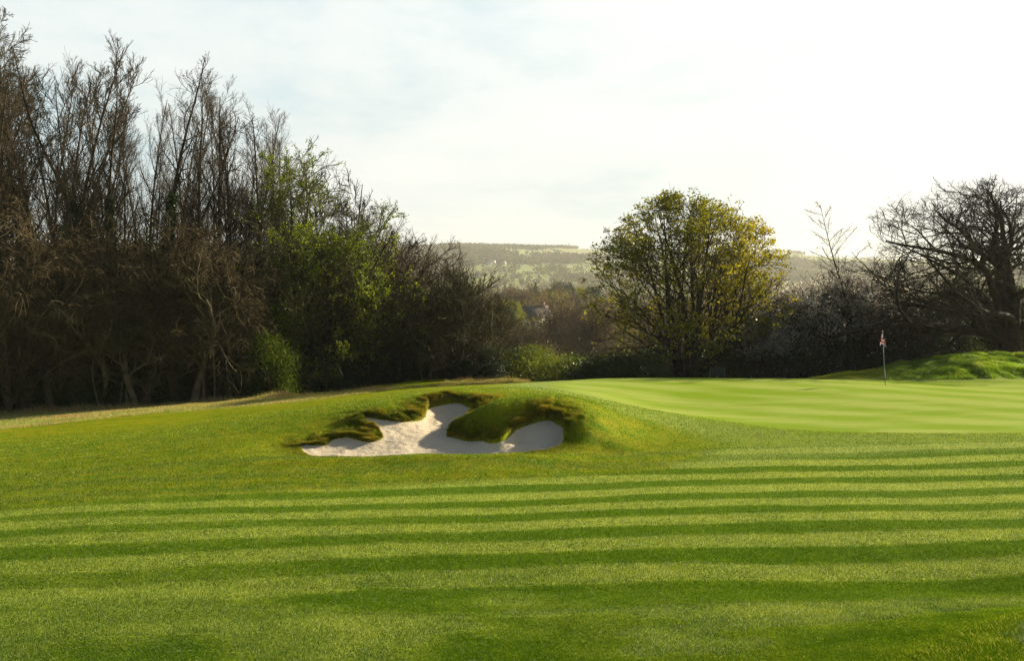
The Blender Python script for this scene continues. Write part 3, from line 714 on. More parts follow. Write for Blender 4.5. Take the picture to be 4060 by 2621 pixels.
# --- tall bare trees of the left wood
Y = 62.
t1 = bare_tall('bare_tree', 21, H_(90, 55, Y), [(0, 0, -.03, 0, 1, .17), (.5, .3, .10, .05, .93, .14), (-.4, .2, -.15, 0, .88, .13)], .17, 30, .12, dens=1.1, ivy=.32, ivy_w=.6, t0=.25, twist=1.1)
place(t1, xat(95, Y), Y, 'tall bare tree with three close stems, second from the left edge of the wood', group=G_L)
again(t1, xat(175, 59), 59, 'tall dense-twigged bare tree at the right side of the leftmost tall clump', rz=2.2, s=H_(175, 88, 59) / H_(90, 55, 62) * 1.0, group=G_L)
again(t1, xat(140, 67), 67, 'bare tree standing between the two tall thick-twigged trees near the left edge', rz=4.0, s=1.0 * H_(140, 120, 67) / H_(90, 55, 62), group=G_L)
again(t1, xat(-45, 61), 61, 'bare many-stemmed tree cut by the left edge of the photo', rz=5.1, s=.97, group=G_L)
Y = 66.
la = bare_tall('larch_tree', 31, H_(22, 12, Y), [(0, 0, 0, 0, 1, .20)], .12, 62, .02, wander=.08, bmat=M_twig_olive, l1=54, t0=.22, twist=.5, dens=1.0, rt=.05)
place(la, xat(22, Y), Y, 'narrow olive-tinged larch rising highest at the far left', group=G_L)
again(la, xat(205, 68), 68, 'slim olive conifer half hidden at the right foot of the leftmost tall clump', rz=2, s=(.8, .8, .55), group=G_L)
Y = 58.
c1 = bare_tall('ivy_clad_tree', 45, H_(300, 95, Y), [(0, 0, .02, 0, .98, .16), (-.35, .1, -.06, 0, .88, .12)], .15, 34, .07, wander=.20, ivy=.62, ivy_w=.42, l1=9, t0=.52, twist=3.2, dens=.62, tmat=M_bark_dark, bmat=M_twig_dark, tw_r=.013)
place(c1, xat(300, Y), Y, 'contorted sparse tree with two crooked ivy-wrapped stems left of the gap-toothed middle', group=G_L)
c2 = bare_tall('ivy_clad_tree', 52, H_(365, 112, Y), [(0, 0, .00, 0, 1, .17), (.25, 0, .07, 0, .86, .12)], .17, 36, .06, wander=.18, ivy=.60, ivy_w=.60, l1=10, t0=.50, twist=2.6, dens=.72, tmat=M_bark_dark, bmat=M_twig_dark, tw_r=.013)
place(c2, xat(362, Y), Y, 'crooked dark tree thickly coated in ivy, just right of the twin-stemmed contorted one', group=G_L)
Y = 60.
s1 = bare_tall('slender_tree', 61, H_(470, 150, Y), [(0, 0, .0, 0, 1, .13)], .17, 27, .12, ivy=.42, ivy_w=.26, l1=17, t0=.36, dens=.95, tw_r=.009)
place(s1, xat(468, Y), Y, 'straight slender bare tree with fine upright twigs in the middle of the skyline', group=G_L)
again(s1, xat(425, 62), 62, 'thin bare tree close left of the straight slender skyline tree', rz=1.9, s=(.85, .85, H_(425, 175, 62) / H_(470, 150, 60)), group=G_L)
s2 = bare_tall('slender_tree', 66, H_(523, 165, Y), [(0, 0, .02, 0, 1, .15), (.3, .2, .09, 0, .8, .10)], .19, 29, .12, ivy=.50, ivy_w=.34, l1=16, t0=.42, dens=.95, tmat=M_bark_dark, tw_r=.009)
place(s2, xat(520, Y), Y, 'bare tree with a black ivy column for a trunk, right of the straight slender one', group=G_L)
again(s2, xat(560, 61), 61, 'bare tree leaning its twigs right, last tall one before the green-budded tree', rz=.5, s=(1.1, 1.1, H_(575, 205, 61) / H_(523, 165, 60)), group=G_L)
again(s2, xat(605, 64), 64, 'fine bare tree rising behind the left shoulder of the green-budded tree', rz=2.8, s=(1.0, 1.0, H_(620, 230, 64) / H_(523, 165, 60)), group=G_L)
again(s1, xat(655, 69), 69, 'pale bare tree peeping over the top left of the green-budded crown', rz=3.1, s=(.9, .9, H_(655, 290, 69) / H_(470, 150, 60)), group=G_L)
again(s1, xat(250, 68), 68, 'short bare tree in the dip between the leftmost clump and the contorted trees', rz=.7, s=(1, 1, H_(250, 330, 68) / H_(470, 150, 60)), group=G_L)
again(s1, xat(335, 70), 70, 'faint bare tree seen between the two contorted ivy trees', rz=5, s=(.9, .9, H_(335, 240, 70) / H_(470, 150, 60)), group=G_L)
again(s2, xat(400, 68), 68, 'bare tree behind and right of the thickly ivied crooked tree', rz=4.4, s=(.9, .9, H_(400, 240, 68) / H_(523, 165, 60)), group=G_L)
for i, (pr, px, Y, py, w_, lb) in enumerate([(s1, 232, 63, 300, .8, 'thin bare stem rising from the dip right of the leftmost tall clump'), (s1, 285, 64, 230, .8, 'thin bare tree immediately left of the contorted twin stems'), (s2, 335, 65, 175, .8, 'upright bare tree squeezed between the contorted ivy trees'),
        (s2, 445, 65, 190, .75, 'upright bare tree crowding the left side of the straight slender one'), (s1, 495, 64, 185, .8, 'upright bare tree between the straight slender one and the black ivy column'), (s1, 545, 65, 215, .8, 'upright thin tree immediately right of the black ivy column'),
        (s1, 588, 63, 235, .85, 'thin straight tree second left of the green-budded crown'), (s2, 628, 67, 275, .8, 'thin dark tree touching the left of the green-budded crown'), (s1, 55, 60, 60, .9, 'tall thin bare tree right beside the leftmost larch'), (s1, 118, 69, 110, .9, 'tall thin bare tree in the heart of the leftmost clump')]):
    h0 = H_(470, 150, 60) if pr is s1 else H_(523, 165, 60)
    again(pr, xat(px, Y), Y, lb, i * 2.1 + 1, (w_, w_, H_(px, py, Y) / h0), group=G_L)
# --- green budding tree and the sloping right shoulder of the wood
Y = 59.
gb = bushy('budding_tree', 71, H_(690, 330, Y), 8.4, droop=.02, tmat=M_bark_dark, bmat=M_twig_olive, leaf=M_spring, leaf_n=56000, leaf_s=.085, zc=.50, nst=4, dens=1.0, l1=13, ang=44, lean=(.10, 0), thick=.17, trunk_h=.12)
place(gb, xat(715, Y), Y, 'broad tree flushed with small bright green spring leaves at the right of the tall wood', group=G_L)
gb2 = again(gb, xat(800, 61), 61, 'lower green-leafed tree spreading right beneath the tall budding one', rz=2.4, s=(.86, .86, H_(800, 500, 61) / H_(690, 330, 59)), group=G_L)
again(gb, xat(640, 66), 66, 'half hidden budding tree behind the ivy columns', rz=4.1, s=(.75, .75, .82), group=G_L)
Y = 64.
r1 = bushy('leafless_tree', 81, H_(760, 385, Y), 6.4, droop=.07, zc=.5, nst=3, dens=1.05, ang=36, lean=(.05, 0), bmat=M_twig)
place(r1, xat(745, Y), Y, 'bare fine-twigged tree on the slope behind the green-leafed crowns', group=G_L)
r2 = bushy('leafless_tree', 83, H_(880, 500, 62), 7.4, droop=.07, zc=.5, nst=3, dens=1.1, ang=36, lean=(.08, 0), bmat=M_twig)
place(r2, xat(855, 62), 62, 'brown bare tree whose branches sweep up right beside the green-leafed trees', group=G_L)
again(r1, xat(815, 63), 63, 'bare tree on the falling skyline just behind the green-leafed crowns', rz=2.5, s=(1, 1, H_(815, 440, 63) / H_(760, 385, 64)), group=G_L)
again(r2, xat(935, 62), 62, 'brown bare tree lower down the sloping end of the wood, right of the sweeping one', rz=.9, s=(1, 1, H_(940, 545, 62) / H_(880, 500, 62)), group=G_L)
again(r1, xat(990, 66), 66, 'bare tree forming the skyline notch where the far hill begins', rz=3.6, s=(.8, .8, H_(990, 575, 66) / H_(760, 385, 64)), group=G_L)
Y = 61.
r3 = bushy('fan_shaped_tree', 93, H_(1065, 588, Y), 6.6, droop=.10, zc=.50, nst=5, dens=1.15, l1=12, ang=30, trunk_h=.10, bmat=M_twig_olive, thick=.11, wander=.09)
place(r3, xat(1060, Y), Y, 'fan shaped bare brown tree at the right end of the left wood', group=G_L)
again(r3, xat(1130, 65), 65, 'smaller brown bare tree behind the right edge of the fan shaped one', rz=2.0, s=(.8, .8, H_(1135, 665, 65) / H_(1065, 588, 61)), group=G_L)
# --- front of the left wood
Y = 52.
b1 = bushy('drooping_beech', 101, H_(60, 455, Y), 7.4, droop=-.16, zc=.48, nst=3, dens=1.2, l1=14, ang=55, bmat=M_twig_red, trunk_h=.1)
place(b1, xat(30, Y), Y, 'reddish brown tree with drooping twigs down to the ground at the far left', group=G_L)
b2 = bushy('brown_thorn_tree', 112, H_(400, 470, 54), 7.6, droop=-.07, zc=.50, nst=3, dens=1.2, l1=14, ang=52, bmat=M_twig_red, trunk_h=.16, thick=.19)
place(b2, xat(335, 54), 54, 'brown twiggy tree with a pale forked trunk standing at the wood edge', group=G_L)
again(b2, xat(500, 55), 55, 'rounded red-brown bare tree right of the pale forked trunk', rz=2.2, s=(.95, .95, H_(480, 500, 55) / H_(400, 470, 54)), group=G_L)
again(b1, xat(185, 57), 57, 'red-brown bare tree between the drooping one and the forked trunk', rz=1.3, s=(.8, .8, H_(185, 480, 57) / H_(60, 455, 52)), group=G_L)
again(b2, xat(590, 60), 60, 'dark red-brown tree squeezed left of the green-budded trunks', rz=4.2, s=(.7, .7, H_(570, 560, 60) / H_(400, 470, 54)), group=G_L)
again(b1, xat(-60, 55), 55, 'brown drooping tree mostly outside the left edge of the photo', rz=3.9, s=.95, group=G_L)
# pale forked trunk in front of the thorn
rng = np.random.RandomState(5); MBt = Acc()
fx, fy = xat(316, 52.6), 52.6; root = empty('forked_tree'); 
S = stems(rng, [(0, 0, -.3), (-.35, -.1, -.3), (-.75, .1, -.3)], [(.05, 0, 1), (.12, 0, 1), (.10, 0, 1)], [5.2, 4.2, 3.6], [.16, .07, .045], 14, .13, .03, .35)
MBt.lines(S, 8); A = grow(rng, S, 9, .35, .97, 50, 14, lambda t: .5 - .2 * t, 8, .2, .02, .55, .2, lbase=5.); MBt.lines(A, 5); MBt.build('trunk', bark_mat('pale_bark', (.13, .10, .06), (.24, .19, .12)), root)
C = Acc(); B = grow(rng, A, 7, .2, .98, 40, 14, lambda t: .5, 6, .18, .0, .6, .3); C.lines(B, 4, .011); D_ = grow(rng, B, 6, .2, .98, 38, 14, lambda t: .55, 4, .18, -.02, .6, .3); C.lines(D_, 3, .007); C.build('crown', M_twig_olive, root)
ft = place(root, fx, fy, 'small crooked tree with pale lichened forked trunk in front of the brown thorn', group=G_L)
again(ft, xat(235, 53), 53, 'crooked pale-limbed small tree over the dark green bush', 2.0, (1, 1, 1.15), group=G_L)
again(ft, xat(455, 53.5), 53.5, 'crooked pale-limbed small tree in front of the rounded red-brown one', 3.6, (1.1, 1.1, 1.25), group=G_L)
again(ft, xat(120, 53), 53, 'crooked pale-limbed small tree beside the drooping twigs', 5.1, (1, 1, 1.3), group=G_L)
again(ft, xat(1010, 61.5), 61.5, 'crooked pale-limbed small tree left of the fan shaped tree', 1.0, (1, 1, .95), group=G_L)
# shrubs along the wood edge
G_S = 'shrubs along the edge of the left wood'
def more_bushes():
    for i, (pr, px, Y, sc_, lb) in enumerate([(sh, 445, 57.5, (1.1, 1, 1.5), 'green bush glimpsed through the rounded red-brown tree'), (sh, 265, 58, (1.1, 1, 1.7), 'green bush glimpsed left behind the pale forked trunk'), (sh, 150, 56.5, (1.0, 1, 1.5), 'green bush beside the drooping tree near the left edge'),
            (sh, 60, 57.5, (1.1, 1, 1.9), 'green bush behind the drooping twigs at the left edge'), (dk, 345, 58, (1.2, 1, 2.2), 'tall black-green bush in the gap right of the forked trunk'), (dk, 530, 58.5, (1.1, 1, 2.0), 'tall black-green bush left of the stacked green bushes')]):
        again(pr, xat(px, Y), Y, lb, i * 1.9 + .5, sc_, 'bush', G_S)
sh = shrub('green_bush', 121, 3.6, 3.0, M_green, 26000, .075)
place(sh, xat(632, 54), 54, 'leafy mid green bush lit by the sun right of the brown thorn tree', 'bush', G_S)
again(sh, xat(640, 56.5), 56.5, 'taller green bush stacked behind the sunlit one', 1.2, (1.0, 1.0, 1.55), 'bush', G_S)
dk = shrub('evergreen_bush', 125, 2.9, 3.4, M_ivy, 24000, .085)
place(dk, xat(225, 54), 54, 'dark green bush left of the pale forked trunk', 'bush', G_S)
for i, (px, Y, sc_, lb) in enumerate([(120, 54.5, .9, 'low dark bush between the drooping beech and the dark green bush'), (400, 56, 1.1, 'dark bush right behind the pale forked trunk'), (480, 56.5, .9, 'low dark bush under the rounded red-brown tree'),
                                     (560, 57, 1.1, 'dark bush left of the sunlit green bush'), (20, 55, 1.2, 'dark bush under the drooping twigs at the left edge'), (290, 56.5, 1.4, 'tall dark bush behind and left of the forked trunk')]):
    again(dk, xat(px, Y), Y, lb, i * 1.3, sc_, 'bush', G_S)
more_bushes()
ho = shrub('holly_bush', 131, 4.2, 4.6, M_holly, 42000, .085)
place(ho, xat(735, 60.0), 60.0, 'very dark holly bush under the green-leafed trees', 'bush', G_S)
again(ho, xat(800, 61.5), 61.5, 'second dark holly bush right of the darkest one', 1.0, (.95, .95, .85), 'bush', G_S)
again(ho, xat(880, 63), 63, 'glossy grey-green holly bush where the grass bank starts to rise', 2.1, (1.0, 1.0, .80), 'bush', G_S)
again(ho, xat(695, 61.5), 61.5, 'dark holly bush touching the sunlit green bush', 3.3, (.7, .7, 1.1), 'bush', G_S)
again(sh, xat(975, 63.5), 63.5, 'olive bush under the brown trees, left of the upright evergreen', 2.2, (1.0, 1.0, .55), 'bush', G_S)
co_ = shrub('upright_evergreen', 141, 5.2, 2.4, M_holly, 26000, .08)
place(co_, xat(1128, 60.5), 60.5, 'upright pointed evergreen beside the fan shaped tree', 'bush', G_S, s=(1, 1, H_(1128, 752, 60.5) / 5.2))
again(co_, xat(1075, 62), 62, 'dark evergreen bush at the foot of the fan shaped tree', 1.4, (1.3, 1.2, .62), 'bush', G_S)
# laurels in the middle
G_M = 'laurels between the wood and the sycamore'
lau = shrub('laurel_bush', 151, 3.4, 5.6, M_laurel, 52000, .085, clumps=34)
place(lau, xat(1245, 63), 63, 'yellow green laurel mass glowing in the sun right of the upright evergreen', 'bush', G_M, s=(1, .9, H_(1240, 793, 63) / 3.6))
again(lau, xat(1335, 62), 62, 'lower yellow green laurel reaching towards the sycamore', .6, (1.0, .9, H_(1335, 818, 62) / 3.6), 'bush', G_M)
again(dk, xat(1180, 63), 63, 'dark low bush left of the glowing laurels', 2.0, (1.1, 1, .95), 'bush', G_M)
again(dk, xat(1415, 60), 60, 'black-green low bush between the laurels and the sycamore', .4, (1.5, 1, .95), 'bush', G_M)
again(dk, xat(1475, 59), 59, 'black-green bush under the left branches of the sycamore', 1.4, (1.3, 1, .92), 'bush', G_M)
again(dk, xat(1700, 60), 60, 'black-green bush under the right branches of the sycamore', 3.4, (1.4, 1, .85), 'bush', G_M)
again(dk, xat(1620, 63), 63, 'dark bush hidden behind the sycamore trunks', 2.4, (1.7, 1, .9), 'bush', G_M)

iv = shrub('ivy_covered_stump', 161, 8.5, 2.6, M_green, 34000, .10, clumps=40, stem=M_bark_dark)
GI = 'ivy towers in the left wood'
for i, (px, Y, py, w_, lb) in enumerate([(150, 60.5, 395, 1.0, 'tall mid green ivy-smothered trunk between the drooping beech and the skyline trees'), (85, 62, 420, 1.1, 'green ivy-smothered trunk near the left edge'), (345, 60, 425, 1.2, 'dark green ivy tower below the crooked trees'),
        (395, 61, 455, .9, 'ivy tower just right of the one below the crooked trees'), (255, 62, 480, .9, 'low ivy tower in the dip left of the contorted trees'), (515, 61.5, 500, .7, 'narrow ivy tower around the black ivy column'), (600, 61, 540, .9, 'ivy tower at the left foot of the green-budded tree')]):
    if i == 0: place(iv, xat(px, Y), Y, lb, 'tree', GI, 0, (w_, w_, H_(px, py, Y) / 8.2))
    else: again(iv, xat(px, Y), Y, lb, i * 1.7, (w_, w_, H_(px, py, Y) / 8.2), 'tree', GI)

# ------------------------------------------------------------------ right side trees
Y = 60.
def sycamore(seed, H, W_):
    rng = np.random.RandomState(seed); root = empty('sycamore_tree')
    env = ellip((.0, 0, H * .45), (W_ * .54, W_ * .5, H * .56))
    sts = []
    for k in range(9):
        a = k * GOLD; r_ = .12 + .13 * (k % 3)
        sts.append(((r_ * math.cos(a), r_ * math.sin(a), -.3), (.30 * math.cos(a) * (k % 3 + .4) / 1.6, .30 * math.sin(a) * (k % 3 + .4) / 1.6, 1), H * (.80 if k % 3 == 2 else .95 if k else .98), .13 if k % 3 else .17))
    S = stems(rng, *[list(x) for x in zip(*sts)], 14, .035, .012, .12)
    T = Acc(); T.lines(S, 8)
    A = grow(rng, S, 12, .08, .97, 54, 11, lambda t: 1.2 - .62 * t, 8, .08, .03, .5, .2, env, lbase=W_ * .62); T.lines(A, 5); T.build('trunk', M_bark_dark, root)
    C = Acc()
    B = grow(rng, A, 7, .2, .98, 40, 12, lambda t: .55 * (1.05 - .5 * t), 6, .13, .06, .6, .3, env); C.lines(B, 4, .012)
    D_ = grow(rng, B, 6, .15, .99, 38, 12, lambda t: .55 * (1.1 - .5 * t), 5, .13, .06, .7, .4, env); C.lines(D_, 3, .008)
    C.build('branches', M_twig_dark, root)
    # leaves sit in tufts at twig ends
    P, Rd, L = D_; ends = P[:, -1]; m = rng.rand(len(ends)) < .95; ends = ends[m]
    k = 17; pos = (ends[:, None] + rng.randn(len(ends), k, 3) * np.array([.13, .13, .085])).reshape(-1, 3)
    cl = vn1(pos[:, 0] * .7 + 20, pos[:, 2] * .7 + 20); sun_tint = sstep(-2, 4.5, pos[:, 0]) * .15  # sunward side painted yellower, standing in for sun glow through the leaves
    kp = rng.rand(len(pos)) < .08 + .92 * sstep(.40, .6, vn2(pos[:, 0] * 1.3 + 40, pos[:, 2] * 1.5 + pos[:, 1] * .6 + 40)); kp &= rng.rand(len(pos)) < .35 + .65 * sstep(.12, .40, pos[:, 2] / H); pos, cl, sun_tint = pos[kp], cl[kp], sun_tint[kp]
    leaf_mesh('crown', pos, .12, M_syc, root, rng, rnd=.1 + .35 * cl + sun_tint + .35 * rng.rand(len(pos)))
    return norm_h(root, H, W_)
sy = sycamore(202, H_(1600, 436, Y), 10.0)
place(sy, xat(1602, Y), Y, 'large round sycamore with yellow green leaves standing behind the green', rz=0)

def oak(seed, H, W_):
    rng = np.random.RandomState(seed); root = empty('oak_tree')
    env = ellip((0, 0, H * .47), (W_ / 2, W_ * .45, H * .54))
    S = stems(rng, [(0, 0, -.5), (.1, .1, -.5)], [(.05, 0, 1), (-.22, .1, 1)], [H * .42, H * .40], [.52, .34], 10, .03, .0, .62)
    T = Acc(); T.lines(S, 12)
    L0 = stems(rng, [(0, 0, H * .10), (-.2, 0, H * .10), (0, .2, H * .13), (-.1, 0, H * .16), (.2, 0, H * .16), (0, 0, H * .22), (-.2, 0, H * .24), (.1, .1, H * .3), (-.2, 0, H * .33), (.1, 0, H * .36), (.2, 0, H * .12), (0, -.2, H * .2), (0, 0, H * .36), (-.1, 0, H * .30)],
               [(-1, .1, .10), (-1, -.3, .42), (-.5, .8, .5), (-.9, .2, .75), (1, -.2, .5), (.7, .5, .8), (-.75, -.3, 1.0), (.6, -.5, 1.1), (-.45, .2, 1.3), (.25, .1, 1.3), (1, .3, .15), (-.3, -1, .6), (-.05, -.2, 1.3), (-.2, .5, 1.2)],
               [W_ * .50, W_ * .52, W_ * .42, W_ * .50, W_ * .48, W_ * .45, W_ * .46, W_ * .42, H * .60, H * .62, W_ * .5, W_ * .42, H * .62, H * .6],
               [.19, .20, .16, .19, .20, .17, .19, .16, .18, .18, .18, .15, .17, .15], 14, .14, .012, .22)
    T.lines(L0, 8)
    A = grow(rng, L0, 9, .14, .97, 44, 12, lambda t: .60 * (1.1 - .6 * t), 9, .22, .035, .58, .22, env); T.lines(A, 6); T.build('trunk', M_bark_dark, root)
    C = Acc()
    B = grow(rng, A, 7, .15, .98, 42, 14, lambda t: .60 * (1.1 - .5 * t), 7, .20, .03, .6, .35, env); C.lines(B, 5, .013)
    D_ = grow(rng, B, 5, .12, .98, 42, 14, lambda t: .6 * (1.1 - .5 * t), 5, .22, .04, .7, .4, env); C.lines(D_, 3, .0085)
    E = grow(rng, D_, 4, .1, .98, 40, 15, lambda t: .6 * (1.1 - .4 * t), 4, .2, .03, .8, .5, env); C.lines(E, 3, .005)
    C.build('crown', M_twig_dark, root); return norm_h(root, H, W_)
Y = 58.
ok = oak(301, H_(2330, 410, Y), 16.5)
place(ok, xat(2352, Y), Y, 'wide spreading leafless oak with thick dark limbs at the right edge')

# blossom trees and the dark bushes between sycamore and oak
G_B = 'blossoming trees left of the oak'
bl = bushy('blossom_tree', 401, H_(1880, 650, 58), 5.8, droop=.02, zc=.5, nst=5, dens=1.0, l1=12, ang=42, trunk_h=.06, bmat=M_twig_dark, tmat=M_bark_dark, leaf=M_blossom, leaf_n=36000, leaf_s=.095, leafname='blossom', thick=.08)
place(bl, xat(1870, 60), 60, 'white blossoming tree just right of the sycamore', group=G_B)
again(bl, xat(1960, 61), 61, 'blossoming tree around the base of the tall thin leader', rz=1.9, s=(1.0, 1.0, H_(1960, 635, 61) / H_(1880, 650, 58)), group=G_B)
again(bl, xat(2050, 63), 63, 'blossoming tree with brown twigs half behind the oak limbs', rz=3.4, s=(.95, .95, H_(2050, 640, 63) / H_(1880, 650, 58)), group=G_B)
again(bl, xat(1800, 58.5), 58.5, 'small blossoming thorn over the dark bush by the sycamore', rz=4.4, s=(.62, .62, H_(1800, 740, 58.5) / H_(1880, 650, 58)), group=G_B)
# tall thin leader
rng = np.random.RandomState(8); Y = 60; Hh = H_(1935, 482, Y); root = empty('cherry_tree')
S = stems(rng, [(0, 0, -.3)], [(-.02, 0, 1)], [Hh * 1.03], [.09], 16, .02, .0, .08); pth = S[0][0]
pth[:, 0] += np.interp(pth[:, 2], [0, Hh * .45, Hh], [0, -.25, -1.5])
T = Acc(); T.lines(S, 7); T.build('trunk', M_bark_dark, root)
A = grow(rng, S, 26, .30, .97, 52, 8, lambda t: 1.15 - .95 * t, 8, .06, .035, .5, .2, lbase=3.0); C = Acc(); C.lines(A, 4, .012)
B = grow(rng, A, 8, .2, .98, 36, 12, lambda t: .30 * (1.1 - .4 * t), 4, .1, .03, .6, .4); C.lines(B, 3, .008); C.build('branches', M_twig, root)
pos = np.concatenate([along(rng, A, 14, .03), along(rng, B, 3, .02)]); leaf_mesh('blossom', pos, .045, M_blossom, root, rng)
place(root, xat(1985, Y), Y, 'thin tall cherry leader with sparse pale buds rising above the blossoming trees')
dk2 = shrub('dark_bush', 411, 3.8, 4.4, M_holly, 34000, .085, clumps=34)
G_D = 'dark bushes behind the green'
place(dk2, xat(1800, 59.5), 59.5, 'black-green bush sprinkled with blossom right of the sycamore', 'bush', G_D)
for px, Y, sc_, rz_, lb in [(1900, 59.5, (1.1, 1, 1.0), 1, 'dark bush below the first white blossoming tree'), (1985, 62, (1.2, 1, 1.0), 2, 'dark bush behind the trunk of the thin tall leader'), (2080, 60.5, (1.2, 1, .95), 3, 'dark bush behind the flagstick'),
                          (2170, 62, (1.3, 1, 1.1), 4, 'dark bush behind the left slope of the hummock'), (2260, 65, (1.4, 1, 1.15), 5, 'dark bush behind the hummock, left of the oak trunk'), (2370, 66, (1.5, 1, 1.2), 6, 'dark bush right behind the oak trunk'), (2030, 66, (1.4, 1, 1.3), .5, 'taller dark bush behind the flag and oak branches')]:
    again(dk2, xat(px, Y), Y, lb, rz_, sc_, 'bush', G_D)
again(lau, xat(2235, 62.5), 62.5, 'yellow green hedge patch between the hummock and the oak limbs', 1, (.8, .5, .52), 'bush', G_D)
G_O = 'bare trees behind the oak'
for i, (px, Y, py, lb) in enumerate([(2110, 68, 690, 'brown bare tree behind the left limbs of the oak'), (2190, 72, 670, 'brown bare tree seen through the middle of the oak crown'), (2290, 70, 660, 'brown bare tree directly behind the oak trunk'), (2335, 74, 650, 'brown bare tree behind the right limbs of the oak'), (2480, 70, 590, 'brown bare tree behind the oak just outside the right edge'), (2240, 80, 655, 'far brown bare tree low behind the oak crown')]):
    again(r1, xat(px, Y), Y, lb, i * 1.7, (.95, .95, H_(px, py, Y) / H_(760, 385, 64)), group=G_O)
# trees close beyond the right frame edge, out of sight but shading the bank
# ------------------------------------------------------------------ valley
M_vtw = bark_mat('valley_twigs', (.070, .048, .032), (.150, .105, .070), .6)
M_vred = bark_mat('valley_red_twigs', (.070, .046, .030), (.150, .100, .062), .6)
M_vy = leaf_mat('valley_yellow_green', [(0, (.10, .12, .012)), (.6, (.20, .22, .02)), (1, (.33, .32, .05))], .45, .0)
M_vg = leaf_mat('valley_dark_green', [(0, (.015, .035, .012)), (.6, (.035, .060, .018)), (1, (.07, .10, .03))], .3, .0)
M_vb = leaf_mat('valley_brown', [(0, (.060, .045, .025)), (.5, (.12, .085, .050)), (1, (.20, .14, .08))], .3, .0)
vo = bushy('valley_oak', 501, 10.2, 13, droop=.02, zc=.50, nst=4, dens=1.15, l1=13, ang=50, trunk_h=.2, bmat=M_vred, tmat=M_bark_dark, thick=.32, tw_r=.03, wander=.17, leaf=None)
GV = 'trees standing in the near valley'
def zt(px, py, Y, proto_h): return (top(py, Y) - gz(xat(px, Y), Y)) / proto_h
Y = 150.; place(vo, xat(1310, Y), Y, 'reddish brown rounded oak in the valley behind the laurels', group=GV, s=(.95, .95, zt(1310, 686, Y, 10.2)))
again(vo, xat(1240, 125), 125, 'smaller reddish bare tree left of the rounded valley oak', 2, (.55, .55, zt(1240, 740, 125, 10.2)), group=GV)
again(vo, xat(1385, 140), 140, 'reddish bare tree between the valley oak and the sycamore', 4, (.7, .7, zt(1385, 700, 140, 10.2)), group=GV)
again(vo, xat(1195, 150), 150, 'brown bare tree just right of the fan shaped tree', 1, (.6, .6, zt(1195, 745, 150, 10.2)), group=GV)
again(vo, xat(1850, 150), 150, 'brown bare tree seen between the sycamore and the blossom', 3, (.8, .8, zt(1850, 700, 150, 10.2)), group=GV)
again(vo, xat(1560, 170), 170, 'brown bare valley tree glimpsed behind the left half of the sycamore', 5, (.9, .9, zt(1560, 700, 170, 10.2)), group=GV)
again(vo, xat(1700, 175), 175, 'brown bare valley tree glimpsed behind the right half of the sycamore', 6, (.9, .9, zt(1700, 700, 175, 10.2)), group=GV)
def vtree(name, seed, H, W_, mat, n, s, conic=False, cl_n=40):
    rng = np.random.RandomState(seed); root = empty(name); T = Acc()
    S = stems(rng, [(0, 0, -1.)], [(0, 0, 1)], [H * .9], [.28], 8, .03, 0, .2); A = grow(rng, S, 16, .25, .97, 45, 8, lambda t: 1 - .5 * t, 6, .1, .04, .45, .3, lbase=W_ * .5)
    T.lines(S, 6); T.lines(A, 4); B = grow(rng, A, 6, .2, .98, 36, 10, lambda t: .5 - .2 * t, 4, .1, .04, .5, .4); T.lines(B, 3, .03); T.build('trunk', M_bark, root)
    if conic:
        t = rng.rand(n) ** .7; a = rng.rand(n) * 6.28; rr_ = W_ / 2 * t * (.6 + .5 * rng.rand(n)); pos = np.stack([np.cos(a) * rr_, np.sin(a) * rr_, H * (1 - t * .92)], -1)
    else:
        cen = unit(rng.randn(cl_n, 3)); cen *= (.5 + .45 * rng.rand(cl_n, 1)); cen = cen * np.array([W_ / 2, W_ / 2, H * .36]) + np.array([0, 0, H * .58])
        w = rng.randint(0, cl_n, n); pos = cen[w] + unit(rng.randn(n, 3)) * (rng.rand(n, 1) ** .5) * W_ * .15
    leaf_mesh('crown', pos, s, mat, root, rng, rnd=.6 * vn1(pos[:, 0] * .6 + 30, pos[:, 2] * .6 + 30) + .4 * rng.rand(n)); return root
vy = vtree('yellow_green_tree', 511, 12, 10, M_vy, 5000, .42); vb = vtree('brown_tree', 512, 12, 12, M_vb, 7000, .32); vg = vtree('dark_green_tree', 513, 13, 10, M_vg, 5000, .45); vc = vtree('conifer', 514, 14, 6, M_vg, 3500, .5, True)
rng = np.random.RandomState(77)
first = {}
